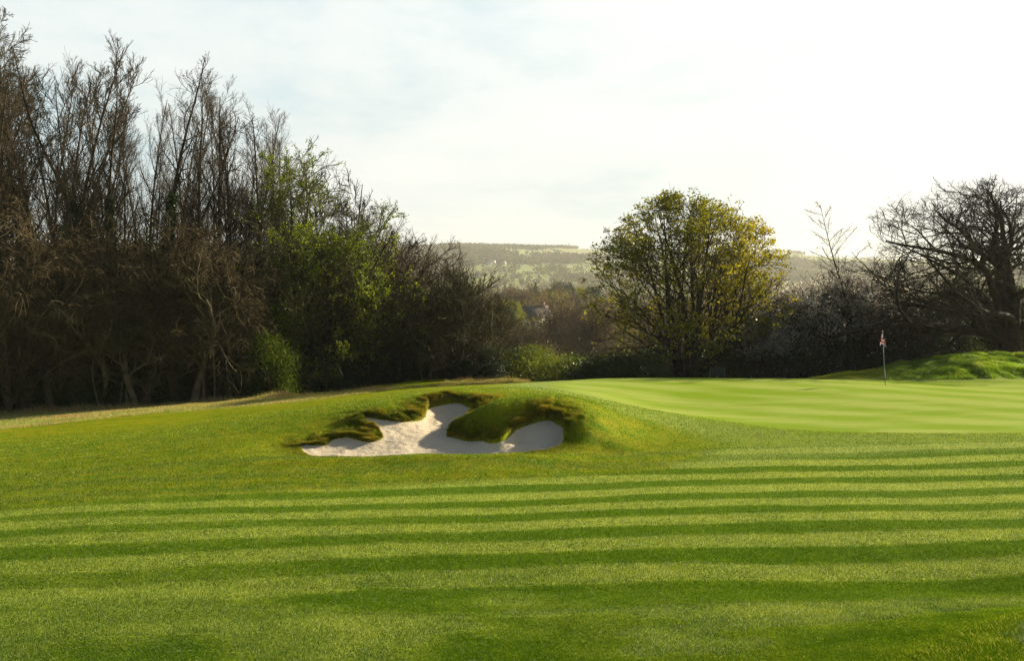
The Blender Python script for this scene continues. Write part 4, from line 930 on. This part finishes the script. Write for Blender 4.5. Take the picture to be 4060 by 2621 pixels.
spots = [(vy, 1194, 335, 690, 'round yellow green tree left of the white valley house'), (vg, 1172, 330, 708, 'dark green tree left of the round yellow green one'), (vy, 1160, 350, 690, 'pale yellow green tree at the right end of the brown wood'),
         (vb, 1205, 420, 668, 'pale brown tree above the round yellow green tree'), (vb, 1240, 400, 660, 'brown tree above the roof of the valley house'), (vy, 1262, 420, 672, 'yellow green tree above the roof of the valley house'),
         (vy, 1285, 430, 668, 'yellow green tree right of the one above the roof'), (vb, 1300, 440, 664, 'brown tree beside the yellow green pair'), (vc, 1248, 520, 656, 'small dark conifer poking up in the middle of the valley'),
         (vc, 1335, 480, 668, 'dark pointed conifer above the reddish valley oak'), (vg, 1380, 460, 660, 'dark green tree left of the sycamore in the valley'), (vy, 1372, 520, 655, 'small lime green tree above the reddish valley oak'),
         (vb, 1352, 420, 676, 'brown tree behind the reddish valley oak'), (vb, 1400, 380, 690, 'brown tree partly hidden by the sycamore leaves'), (vb, 1218, 290, 752, 'brown tree below the white valley house'), (vg, 1208, 280, 748, 'dark tree below left of the white valley house'),
         (vb, 1168, 260, 745, 'brown tree low behind the right end of the brown wood'), (vg, 1262, 270, 765, 'dark tree right below the valley roof'), (vy, 1290, 300, 735, 'yellow bush-like tree right of the valley roof'), (vb, 1180, 480, 662, 'pale brown tree beyond the yellow green trees'),
         (vg, 1300, 620, 650, 'rounded dark tree beyond the lime green one'), (vg, 1322, 640, 652, 'rounded dark tree next to its twin in the far valley'), (vc, 1850, 330, 672, 'dark conifer between sycamore and blossom'), (vc, 1872, 340, 676, 'second dark conifer between sycamore and blossom'),
         (vc, 1895, 335, 680, 'third dark conifer over the white blossom'), (vg, 1830, 300, 690, 'dark green tree close to the right edge of the sycamore')]
for pr, px, Y, py, lb in spots:
    hh = {id(vy): 11.6, id(vb): 11.6, id(vg): 12.6, id(vc): 14}[id(pr)]
    sz = zt(px, py, Y, hh); sx = min(1.3, max(.55, sz * .9)); x = xat(px, Y)
    if pr not in first: place(pr, x, Y, lb, group=GV, rz=rng.rand() * 6, s=(sx, sx, sz)); first[pr] = 1
    else: again(pr, x, Y, lb, rng.rand() * 6, (sx, sx, sz), group=GV)

# far woods: crowns merged into one mass
def woods(name, N, sampler, K, size, mat, label, hrange=(8, 12), seed=5):
    rng = np.random.RandomState(seed); X, Y = sampler(rng, N); N = len(X); z = ground_z(X, Y)
    h = hrange[0] + (hrange[1] - hrange[0]) * rng.rand(N); w = h * (.40 + .2 * rng.rand(N)); tone = rng.rand(N)
    d = unit(rng.randn(N, K, 3)); d *= (.45 + .6 * rng.rand(N, K, 1))
    pos = d * np.stack([w, w, h * .5], -1)[:, None] + np.stack([X, Y, z + h * .55], -1)[:, None]; pos = pos.reshape(-1, 3)
    n = len(pos); a = unit(rng.randn(n, 3)); b = unit(np.cross(a, rng.randn(n, 3))); hs = (size * np.repeat(w, K) * (.6 + .8 * rng.rand(n)))[:, None]
    Vv = np.stack([pos - a * hs, pos + b * hs, pos + a * hs, pos - b * hs], 1).reshape(-1, 3)
    rnd = np.repeat(tone, K) * .8 + .2 * rng.rand(n)
    return tag(new_mesh(name, Vv, np.arange(n * 4).reshape(-1, 4), mat, {'rnd': np.repeat(rnd, 4)}), label, kind='stuff')
M_wood = leaf_mat('far_wood', [(0, (.06, .085, .035)), (.30, (.12, .10, .055)), (.55, (.18, .13, .08)), (.75, (.20, .17, .07)), (.90, (.09, .13, .045)), (1, (.27, .27, .07))], .25, .0)
def samp_mid(rng, N):
    Y = 1 / (1 / 520. - rng.rand(N) * (1 / 520. - 1 / 2150.)); X = (rng.rand(N) * 1.04 - .52) * Y
    k = (vn1(X / 90, Y / 90) > .16) & ~((Y < 460) & (X / Y > -.02) & (X / Y < .10) & (rng.rand(N) < .6)) & ~((Y < 590) & (X / Y > .002) & (X / Y < .036)) & ~((Y > 1380) & (Y < 1700) & (X < 10) & (X > -160) & (vn2(X / 60, Y / 60) > .3))
    return X[k], Y[k]
def samp_near(rng, N):
    Y = 190 + 330 * rng.rand(N); X = (rng.rand(N) * 1.04 - .52) * Y; k = ~((X / Y > .006) & (X / Y < .026) & (Y > 300) & (Y < 350)) & ~((X / Y > .010) & (X / Y < .024) & (Y < 350) & (rng.rand(N) < .5)) & (vn1(X / 60, Y / 60) > .2); return X[k], Y[k]
woods('near_woodland', 900, samp_near, 420, .055, M_wood, 'brown and olive wood filling the near side of the valley', (9, 14), 15)
woods('valley_woodland', 13000, samp_mid, 40, .20, M_wood, 'brown and olive mass of woodland filling the valley floor', (9, 14), 5)
def samp_far(rng, N):
    Y = 1750 + rng.rand(N) * 1500; X = (rng.rand(N) * 1.0 - .5) * Y; n = vn1(X / 230 + 3, Y / 170); m = vn2(X / 90, Y / 70)
    spur = np.exp(-((X + 180) / 190) ** 2 - ((Y - 2300) / 330) ** 2) > .35
    left = (X < 90 + (m - .5) * 60) & (Y > 2760) & (rng.rand(N) < .8); low = (Y < 2450) & (n + m * .3 > .62); clump = (np.hypot(X - 135, (Y - 3150) * .4) < 45)
    right = (n > .80) & (X > 60); rclump = (X > 680) & (X < 800) & (np.abs(Y - 3170) < 25)
    hedge = ((np.abs(((Y + X * .3) % 210) - 100) < 5) | (np.abs(((X + Y * .12) % 330) - 160) < 4)) & (n > .3)
    k = spur | left | low | clump | rclump | (right & (Y < 2300))
    return X[k], Y[k]
woods('hill_woodland', 60000, samp_far, 10, .42, M_wood, 'faded woods and hedges patching the far hillside', (6, 10), 6)
def samp_hedge(rng, N):
    Y = 1750 + rng.rand(N) * 1450; X = (rng.rand(N) * 1.0 - .5) * Y
    k = ((np.abs(((Y + X * .25) % 340) - 160) < 5) | (np.abs(((X + Y * .12) % 290) - 140) < 4)) & (vn1(X / 150, Y / 150 + 5) > .35)
    return X[k], Y[k]
woods('hedgerows', 60000, samp_hedge, 8, .6, M_wood, 'thin dark hedgerows dividing the pale hillside fields', (1.6, 4.5), 8)
def samp_side(rng, N):
    X = -62 + rng.rand(N) * 58; Y = 74 + rng.rand(N) * 60; k = X < -(Y - 60) * .12 - 9; return X[k], Y[k]

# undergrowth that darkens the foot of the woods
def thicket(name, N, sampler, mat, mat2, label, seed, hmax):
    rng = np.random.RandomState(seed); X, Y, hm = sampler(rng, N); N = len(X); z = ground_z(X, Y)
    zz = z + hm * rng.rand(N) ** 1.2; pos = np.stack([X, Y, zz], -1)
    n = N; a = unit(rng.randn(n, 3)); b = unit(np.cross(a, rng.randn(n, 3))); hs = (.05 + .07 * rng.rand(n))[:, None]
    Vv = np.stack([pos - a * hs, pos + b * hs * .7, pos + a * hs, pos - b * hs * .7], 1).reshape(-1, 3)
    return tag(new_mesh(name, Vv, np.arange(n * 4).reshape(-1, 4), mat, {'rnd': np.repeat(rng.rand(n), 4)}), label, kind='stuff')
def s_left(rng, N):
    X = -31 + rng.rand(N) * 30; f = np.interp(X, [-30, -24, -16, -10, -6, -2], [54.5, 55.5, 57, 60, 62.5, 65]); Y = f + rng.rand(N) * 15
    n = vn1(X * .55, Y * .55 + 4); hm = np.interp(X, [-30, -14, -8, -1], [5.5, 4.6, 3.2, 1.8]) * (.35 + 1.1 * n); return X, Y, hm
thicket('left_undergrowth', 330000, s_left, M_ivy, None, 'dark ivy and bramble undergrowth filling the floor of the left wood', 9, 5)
def s_right(rng, N):
    X = 2 + rng.rand(N) * 34; f = np.interp(X, [2, 8, 14, 22, 36], [63.5, 63, 62, 64, 66]); Y = f + rng.rand(N) * 12
    n = vn1(X * .6 + 9, Y * .6); hm = np.interp(X, [2, 8, 13, 20, 36], [1.3, 2.0, 3.6, 4.2, 4.4]) * (.4 + 1.0 * n); return X, Y, hm
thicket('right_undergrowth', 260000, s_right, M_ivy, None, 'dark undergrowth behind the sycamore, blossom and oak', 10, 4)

# ------------------------------------------------------------------ flagstick, flag, sign
M_white = plain('white_paint', (.42, .50, .47), .45); M_black = plain('black_rubber', (.012, .012, .012), .5); M_signb = plain('sign_board_green', (.010, .016, .012), .45)
M_gold = plain('dull_gold', (.45, .32, .06), .45); M_post = plain('sign_post', (.10, .11, .10), .4); M_line = plain('sign_line', (.10, .12, .10), .5)
fx_, fy_ = hit(2063, 898, 40, 50); fz = gz(fx_, fy_); root = empty('flagstick', (fx_, fy_, fz), 'thin flagstick, white above and black below, standing in the putting green', 'flagstick')
Hs = (898 - 770) * fy_ / F; tl = (2056 - 2063) * fy_ / F / Hs
m_ = MB(); m_.tube([(0, 0, -.1), (tl * Hs * .28, 0, Hs * .28)], [.013, .013], 10); m_.build('lower_pole', M_black, root, True)
m_ = MB(); m_.tube([(tl * Hs * .28, 0, Hs * .28), (tl * Hs * .97, 0, Hs * .97)], [.009, .008], 10); m_.build('upper_pole', M_white, root, True)
m_ = MB(); zt_ = Hs * .97; m_.tube([(tl * zt_, 0, zt_), (tl * zt_, 0, zt_ + .03), (tl * zt_, 0, zt_ + .05), (tl * zt_, 0, zt_ + .07)], [.012, .020, .018, .004], 10); m_.build('finial', M_gold, root, True)
m_ = MB()
for k in range(24):
    a, b = k * 2 * math.pi / 24, (k + 1) * 2 * math.pi / 24
    m_.add([(.054 * math.cos(a), .054 * math.sin(a), .004), (.054 * math.cos(b), .054 * math.sin(b), .004), (.060 * math.cos(b), .060 * math.sin(b), .003), (.060 * math.cos(a), .060 * math.sin(a), .003)], [[0, 1, 2, 3]])
m_.build('cup_rim', M_white, root)
# union flag hanging in folds
def union(u, v):
    """u 0..1 along fly, v 0..1 up; returns rgb"""
    x = (u - .5) * 60; y = (v - .5) * 30
    red = np.array([.35, .008, .012]); white = np.array([.42, .44, .44]); blue = np.array([.008, .016, .10])
    c = np.broadcast_to(blue, u.shape + (3,)).copy()
    d1 = (y - x * .5) / 1.118; d2 = (y + x * .5) / 1.118
    c[np.abs(d1) < 3] = white; c[np.abs(d2) < 3] = white
    c[((d1 > -2) & (d1 < 0) & (x > 0)) | ((d1 < 2) & (d1 > 0) & (x < 0))] = red
    c[((d2 > -2) & (d2 < 0) & (x < 0)) | ((d2 < 2) & (d2 > 0) & (x > 0))] = red
    c[(np.abs(x) < 5) | (np.abs(y) < 5)] = white; c[(np.abs(x) < 3) | (np.abs(y) < 3)] = red
    return c
nu, nv = 110, 70; u, v = np.meshgrid(np.linspace(0, 1, nu), np.linspace(0, 1, nv)); v_h = .31
side = np.interp(u, [0, .25, .5, .72, 1], [0, -.085, -.150, -.03, .085]) * (.55 + .55 * (1 - v))
dep = np.interp(u, [0, .3, .55, .8, 1], [0, .05, -.03, -.10, -.05]) + .015 * np.sin(u * 25 + v * 4)
zf = Hs * .955 - (1 - v) * v_h * (.9 + .1 * u) - .22 * np.sin(u * math.pi / 2) * 1.0
pole_x = tl * zf
Vf = np.stack([pole_x + side + .012, dep, zf], -1).reshape(-1, 3); ii = np.arange(nu * nv).reshape(nv, nu)
fq = np.stack([ii[:-1, :-1], ii[:-1, 1:], ii[1:, 1:], ii[1:, :-1]], -1).reshape(-1, 4)
fm, fnt, fo = mat_new('flag_cloth'); d_ = nd(fnt, 'ShaderNodeBsdfDiffuse'); t_ = nd(fnt, 'ShaderNodeBsdfTranslucent'); ac = attr(fnt, 'dye', True); fnt.links.new(ac, d_.inputs[0]); fnt.links.new(ac, t_.inputs[0])
mx = nd(fnt, 'ShaderNodeMixShader'); mx.inputs[0].default_value = .4; fnt.links.new(d_.outputs[0], mx.inputs[1]); fnt.links.new(t_.outputs[0], mx.inputs[2]); fnt.links.new(mx.outputs[0], fo.inputs[0])
new_mesh('flag', Vf, fq, fm, {'dye': union(u, v).reshape(-1, 3)}, True, root)

# hole sign
Y = 50.5; sx_, sz_ = xat(1671, Y), gz(xat(1671, Y), 50.5); root = empty('hole_sign', (sx_, Y, sz_), 'dark sign board numbered 2 on two posts behind the green', 'sign'); u_ = Y / F * .5877
zt_ = top(854, Y) - sz_; zb = zt_ - 52 * u_
w2 = 28 * u_
m_ = MB(); pr = [(-w2 + .02, zb), (w2 - .02, zb), (w2 - .02, zt_ - 3 * u_), (6 * u_, zt_ - 2.5 * u_), (3 * u_, zt_ + .5 * u_), (0, zt_ + 1.5 * u_), (-3 * u_, zt_ + .5 * u_), (-6 * u_, zt_ - 2.5 * u_), (-w2 + .02, zt_ - 3 * u_)]
n_ = len(pr); Vs = [(x, -.012, z) for x, z in pr] + [(x, .012, z) for x, z in pr]
me = bpy.data.meshes.new('board'); me.from_pydata(Vs, [], [list(range(n_)), list(range(2 * n_ - 1, n_ - 1, -1))] + [[i, i + n_, (i + 1) % n_ + n_, (i + 1) % n_] for i in range(n_)]); me.materials.append(M_signb)
bo = bpy.data.objects.new('board', me); COL.objects.link(bo); bo.parent = root
for sx__ in (-1, 1):
    m_ = MB(); m_.tube([(sx__ * w2, 0, -.2), (sx__ * w2, 0, zt_ - .01), (sx__ * w2, 0, zt_ + .015), (sx__ * w2, 0, zt_ + .025)], [.016, .016, .012, .003], 10); m_.build('post', M_post, root, True)
fr = [(-18.5, -6), (-6, -6), (-2.5, -2.5), (0, -2), (2.5, -2.5), (6, -6), (18.5, -6), (18.5, -29), (-18.5, -29), (-18.5, -6)]
m_ = MB()
for a, b in zip(fr[:-1], fr[1:]): m_.tube([(a[0] * u_, -.014, zt_ + a[1] * u_), (b[0] * u_, -.014, zt_ + b[1] * u_)], [.004, .004], 4)
m_.build('border_line', M_line, bo)
tw = [(-3, -13), (-2, -10.5), (.5, -9.5), (3, -11), (2.8, -14), (.5, -17.5), (-3, -22), (3.6, -22)]
m_ = MB(); m_.tube([(a * u_, -.015, zt_ + b * u_) for a, b in tw], [.0055] * len(tw), 5); m_.build('numeral', M_line, bo)
m_ = MB()
for sgn in (-1, 1):
    pts = [(sgn * 2.2, -34.5), (sgn * 4.6, -34.5), (sgn * 6, -37), (sgn * 5.4, -40), (sgn * 3.6, -42)]; m_.tube([(a * u_, -.015, zt_ + b * u_) for a, b in pts], [.006] * 5, 5)
m_.tube([(-2.2 * u_, -.015, zt_ - 41 * u_), (0, -.015, zt_ - 35 * u_), (2.2 * u_, -.015, zt_ - 41 * u_)], [.006] * 3, 5); m_.build('emblem', M_gold, bo)

# pale daisy-like fleck on the semi rough
# ------------------------------------------------------------------ far buildings and pylons
M_wall = plain('white_render', (.70, .70, .66), .7, scale=.3); M_brick = plain('chimney_brick', (.16, .08, .05), .8, scale=2); M_roof = plain('slate_roof', (.075, .055, .042), .7, scale=.4); M_glass = plain('dark_window', (.03, .035, .04), .2)
def house(px, Y, py_base, w, d, h, rise, rz, label, group=None):
    if Y is None:
        Ys = np.linspace(1500, 2600, 1200); g = ground_z((px - CX) * Ys / F, Ys); k = int(np.argmax(g >= EYE - (py_base - HY) * Ys / F)); Y = float(Ys[k])
    x = xat(px, Y); z = gz(x, Y); root = empty('farmhouse', (x, Y, z), label, 'house', group, rz)
    base_up = 0.
    m = MB(); m.box((0, 0, (h + base_up) / 2 - .5), (w, d, h + base_up + 1)); H0 = h + base_up
    m.add([(-w / 2, -d / 2, H0), (-w / 2, d / 2, H0), (-w / 2, 0, H0 + rise)], t=[[0, 1, 2]]); m.add([(w / 2, -d / 2, H0), (w / 2, d / 2, H0), (w / 2, 0, H0 + rise)], t=[[0, 2, 1]])
    m.build('wall', M_wall, root)
    m = MB(); e = .35; k = rise * e / (d / 2)
    m.add([(-w / 2 - e, -d / 2 - e, H0 - k + .03), (w / 2 + e, -d / 2 - e, H0 - k + .03), (w / 2 + e, 0, H0 + rise + .03), (-w / 2 - e, 0, H0 + rise + .03), (-w / 2 - e, d / 2 + e, H0 - k + .03), (w / 2 + e, d / 2 + e, H0 - k + .03),
           (-w / 2 - e, -d / 2 - e, H0 - k + .25), (w / 2 + e, -d / 2 - e, H0 - k + .25), (w / 2 + e, 0, H0 + rise + .28), (-w / 2 - e, 0, H0 + rise + .28), (-w / 2 - e, d / 2 + e, H0 - k + .25), (w / 2 + e, d / 2 + e, H0 - k + .25)],
          [[0, 1, 2, 3], [3, 2, 5, 4], [6, 9, 8, 7], [9, 10, 11, 8], [0, 6, 7, 1], [4, 5, 11, 10], [0, 3, 9, 6], [3, 4, 10, 9], [1, 7, 8, 2], [2, 8, 11, 5]])
    rf = m.build('roof', M_roof, root)
    m = MB(); m.box((w * .32, 0, H0 + rise + .5), (.9, .9, 1.6)); m.box((w * .32, 0, H0 + rise + 1.5), (.4, .4, .4)); m.build('chimney', M_brick, rf)
    for i in range(max(2, int(w / 4))):
        m = MB(); xx = -w / 2 + (i + .5) * w / max(2, int(w / 4)); m.box((xx, -d / 2 - .02, H0 - h * .5), (1.1, .08, 1.3)); m.build('window', M_glass, root)
    return root
house(1246, 340, 760, 8.5, 5.5, 3.2, 3.2, R(28), 'white gabled house with a dark roof among the valley trees')
house(1138, None, 616, 16, 8, 4, 3, R(10), 'white farmhouse at the foot of the wooded spur, left of its neighbour', 'white farm buildings below the spur')
house(1146, None, 613, 12, 7, 4, 3, R(-20), 'smaller white farm building close right of the farmhouse', 'white farm buildings below the spur')
house(1171, None, 615, 12, 7, 4, 3, R(15), 'white farm building standing apart to the right below the spur', 'white farm buildings below the spur')
M_steel = plain('galvanised_steel', (.16, .17, .17), .5, .3)
def pylon(px, label):
    Y = 3190; x = xat(px, Y); root = empty('pylon', (x, Y, gz(x, Y)), label, 'pylon', 'pylons on the far skyline', R(20)); Hp = 19
    m = MB()
    for a in (-1, 1):
        for b in (-1, 1): m.tube([(a * 2.2, b * 2.2, -1), (a * .9, b * .9, Hp * .55), (a * .15, b * .15, Hp)], [.22, .18, .12], 4)
    for k in range(7):
        z0 = Hp * k / 8; z1 = Hp * (k + 1) / 8; w0 = np.interp(z0, [0, Hp * .55, Hp], [2.2, .9, .15]); w1 = np.interp(z1, [0, Hp * .55, Hp], [2.2, .9, .15])
        for s_ in (-1, 1):
            m.tube([(-w0, s_ * w0, z0), (w1, s_ * w1, z1)], [.08, .08], 3); m.tube([(s_ * w0, -w0, z0), (s_ * w1, w1, z1)], [.08, .08], 3)
    m.build('tower', M_steel, root)
    for zz, ww in ((.62, 3.2), (.76, 3.8), (.90, 2.8)):
        m = MB(); m.tube([(-ww, 0, Hp * zz), (0, 0, Hp * zz + .7), (ww, 0, Hp * zz)], [.08, .16, .08], 4); m.tube([(-ww, 0, Hp * zz), (ww, 0, Hp * zz)], [.08, .08], 4); m.build('cross_arm', M_steel, root)
pylon(1326, 'faint pylon on the skyline right of the hilltop tree clump'); pylon(1421, 'faint pylon on the skyline touching the left edge of the sycamore')

# ------------------------------------------------------------------ camera, sun, sky, air
cam = bpy.data.cameras.new('camera'); co = bpy.data.objects.new('camera', cam); COL.objects.link(co)
co.location = (0, 0, EYE); co.rotation_euler = (R(90), 0, 0)
cam.sensor_width = 36; cam.lens = F / 2386 * 36; cam.shift_y = -(770 - HY) / 2386; cam.clip_start = .1; cam.clip_end = 20000
SC.camera = co
SUN_AZ, SUN_EL = R(57), R(22)
sd = Vector((math.sin(SUN_AZ) * math.cos(SUN_EL), math.cos(SUN_AZ) * math.cos(SUN_EL), math.sin(SUN_EL)))
sl = bpy.data.lights.new('sun', 'SUN'); sl.energy = 5.0; sl.angle = R(.55); sl.color = (1, .88, .64)
so = bpy.data.objects.new('sun', sl); COL.objects.link(so); so.rotation_euler = (-sd).to_track_quat('-Z', 'Y').to_euler()
wd = bpy.data.worlds.new('World'); SC.world = wd; wd.use_nodes = True
nt = wd.node_tree; nt.nodes.clear()
wout = nt.nodes.new('ShaderNodeOutputWorld')
sky = nt.nodes.new('ShaderNodeTexSky'); sky.sky_type = 'NISHITA'; sky.sun_disc = False
sky.sun_elevation = SUN_EL; sky.sun_rotation = SUN_AZ; sky.air_density = 1.0; sky.dust_density = 2.0
tc_ = nt.nodes.new('ShaderNodeTexCoord'); D = tc_.outputs['Generated']
sp = nt.nodes.new('ShaderNodeSeparateXYZ'); nt.links.new(D, sp.inputs[0])
# clouds lie in a flat layer: divide by height
zc = mth(nt, 'ADD', mth(nt, 'MAXIMUM', sp.outputs[2], 0.), .10)
cu = mth(nt, 'DIVIDE', sp.outputs[0], zc); cv = mth(nt, 'DIVIDE', sp.outputs[1], zc)
cb = nt.nodes.new('ShaderNodeCombineXYZ'); nt.links.new(cu, cb.inputs[0]); nt.links.new(cv, cb.inputs[1])
mp = nt.nodes.new('ShaderNodeMapping'); nt.links.new(cb.outputs[0], mp.inputs[0]); mp.inputs['Scale'].default_value = (1.0, .62, 1); mp.inputs['Location'].default_value = (3.1, 1.7, 0)
n1 = noise(nt, mp.outputs[0], .62, 9, .58)
dsn = nt.nodes.new('ShaderNodeVectorMath'); dsn.operation = 'DOT_PRODUCT'; nt.links.new(D, dsn.inputs[0]); dsn.inputs[1].default_value = (math.sin(R(45)), math.cos(R(45)), .12)
toward = nt.nodes.new('ShaderNodeMapRange'); toward.inputs[1].default_value = .55; toward.inputs[2].default_value = .98; nt.links.new(dsn.outputs['Value'], toward.inputs[0])
cov = mth(nt, 'ADD', n1, mth(nt, 'MULTIPLY', toward.outputs[0], .26))
cloud = ramp(nt, cov, [(.47, 0), (.57, .7), (.68, 1)])
thin = mixc(nt, toward.outputs[0], (.57, .77, .84), (.80, .90, .90))
ccol = mixc(nt, toward.outputs[0], (.98, 1.0, .97), (1.12, 1.11, 1.07))
veil = mixc(nt, cloud, thin, ccol)
# low sky a little greyer cream, as over the far hills
low = nt.nodes.new('ShaderNodeMapRange'); low.inputs[1].default_value = .0; low.inputs[2].default_value = .20; nt.links.new(sp.outputs[2], low.inputs[0])
veil = mixc(nt, low.outputs[0], mixc(nt, .7, veil, (.88, .91, .85)), veil)
high = nt.nodes.new('ShaderNodeMapRange'); high.inputs[1].default_value = .28; high.inputs[2].default_value = .60; nt.links.new(sp.outputs[2], high.inputs[0])
back_ = nt.nodes.new('ShaderNodeMapRange'); back_.inputs[1].default_value = .6; back_.inputs[2].default_value = -.6; nt.links.new(sp.outputs[1], back_.inputs[0])
clr = mth(nt, 'MAXIMUM', high.outputs[0], back_.outputs[0])
b1 = nt.nodes.new('ShaderNodeBackground'); nt.links.new(sky.outputs[0], b1.inputs[0]); b1.inputs[1].default_value = .045
b2 = nt.nodes.new('ShaderNodeBackground'); nt.links.new(veil, b2.inputs[0]); b2.inputs[1].default_value = .53
ms = nt.nodes.new('ShaderNodeMixShader'); nt.links.new(clr, ms.inputs[0]); nt.links.new(b2.outputs[0], ms.inputs[1]); nt.links.new(b1.outputs[0], ms.inputs[2])
nt.links.new(ms.outputs[0], wout.inputs[0])
# hazy air over the valley
hm, hnt, hout = mat_new('haze_air')
pv = hnt.nodes.new('ShaderNodeVolumePrincipled'); pv.inputs['Density'].default_value = .00014; pv.inputs['Color'].default_value = (.95, .97, .92, 1); pv.inputs['Anisotropy'].default_value = .35
hnt.links.new(pv.outputs[0], hout.inputs['Volume'])
hb_ = MB(); zlo = float(Z.min()) - 1.; hb_.box((0, 4500, (zlo + 125) / 2), (19200, 10400, 125 - zlo))
tag(hb_.build('haze', hm), kind='stuff')
SC.view_settings.view_transform = 'Standard'; SC.view_settings.look = 'None'; SC.view_settings.gamma = 1; SC.view_settings.exposure = .93
cy = SC.cycles; cy.max_bounces = 6; cy.diffuse_bounces = 3; cy.glossy_bounces = 2; cy.transmission_bounces = 4; cy.transparent_max_bounces = 8; cy.volume_bounces = 0
cy.use_denoising = True; cy.denoising_prefilter = 'NONE'
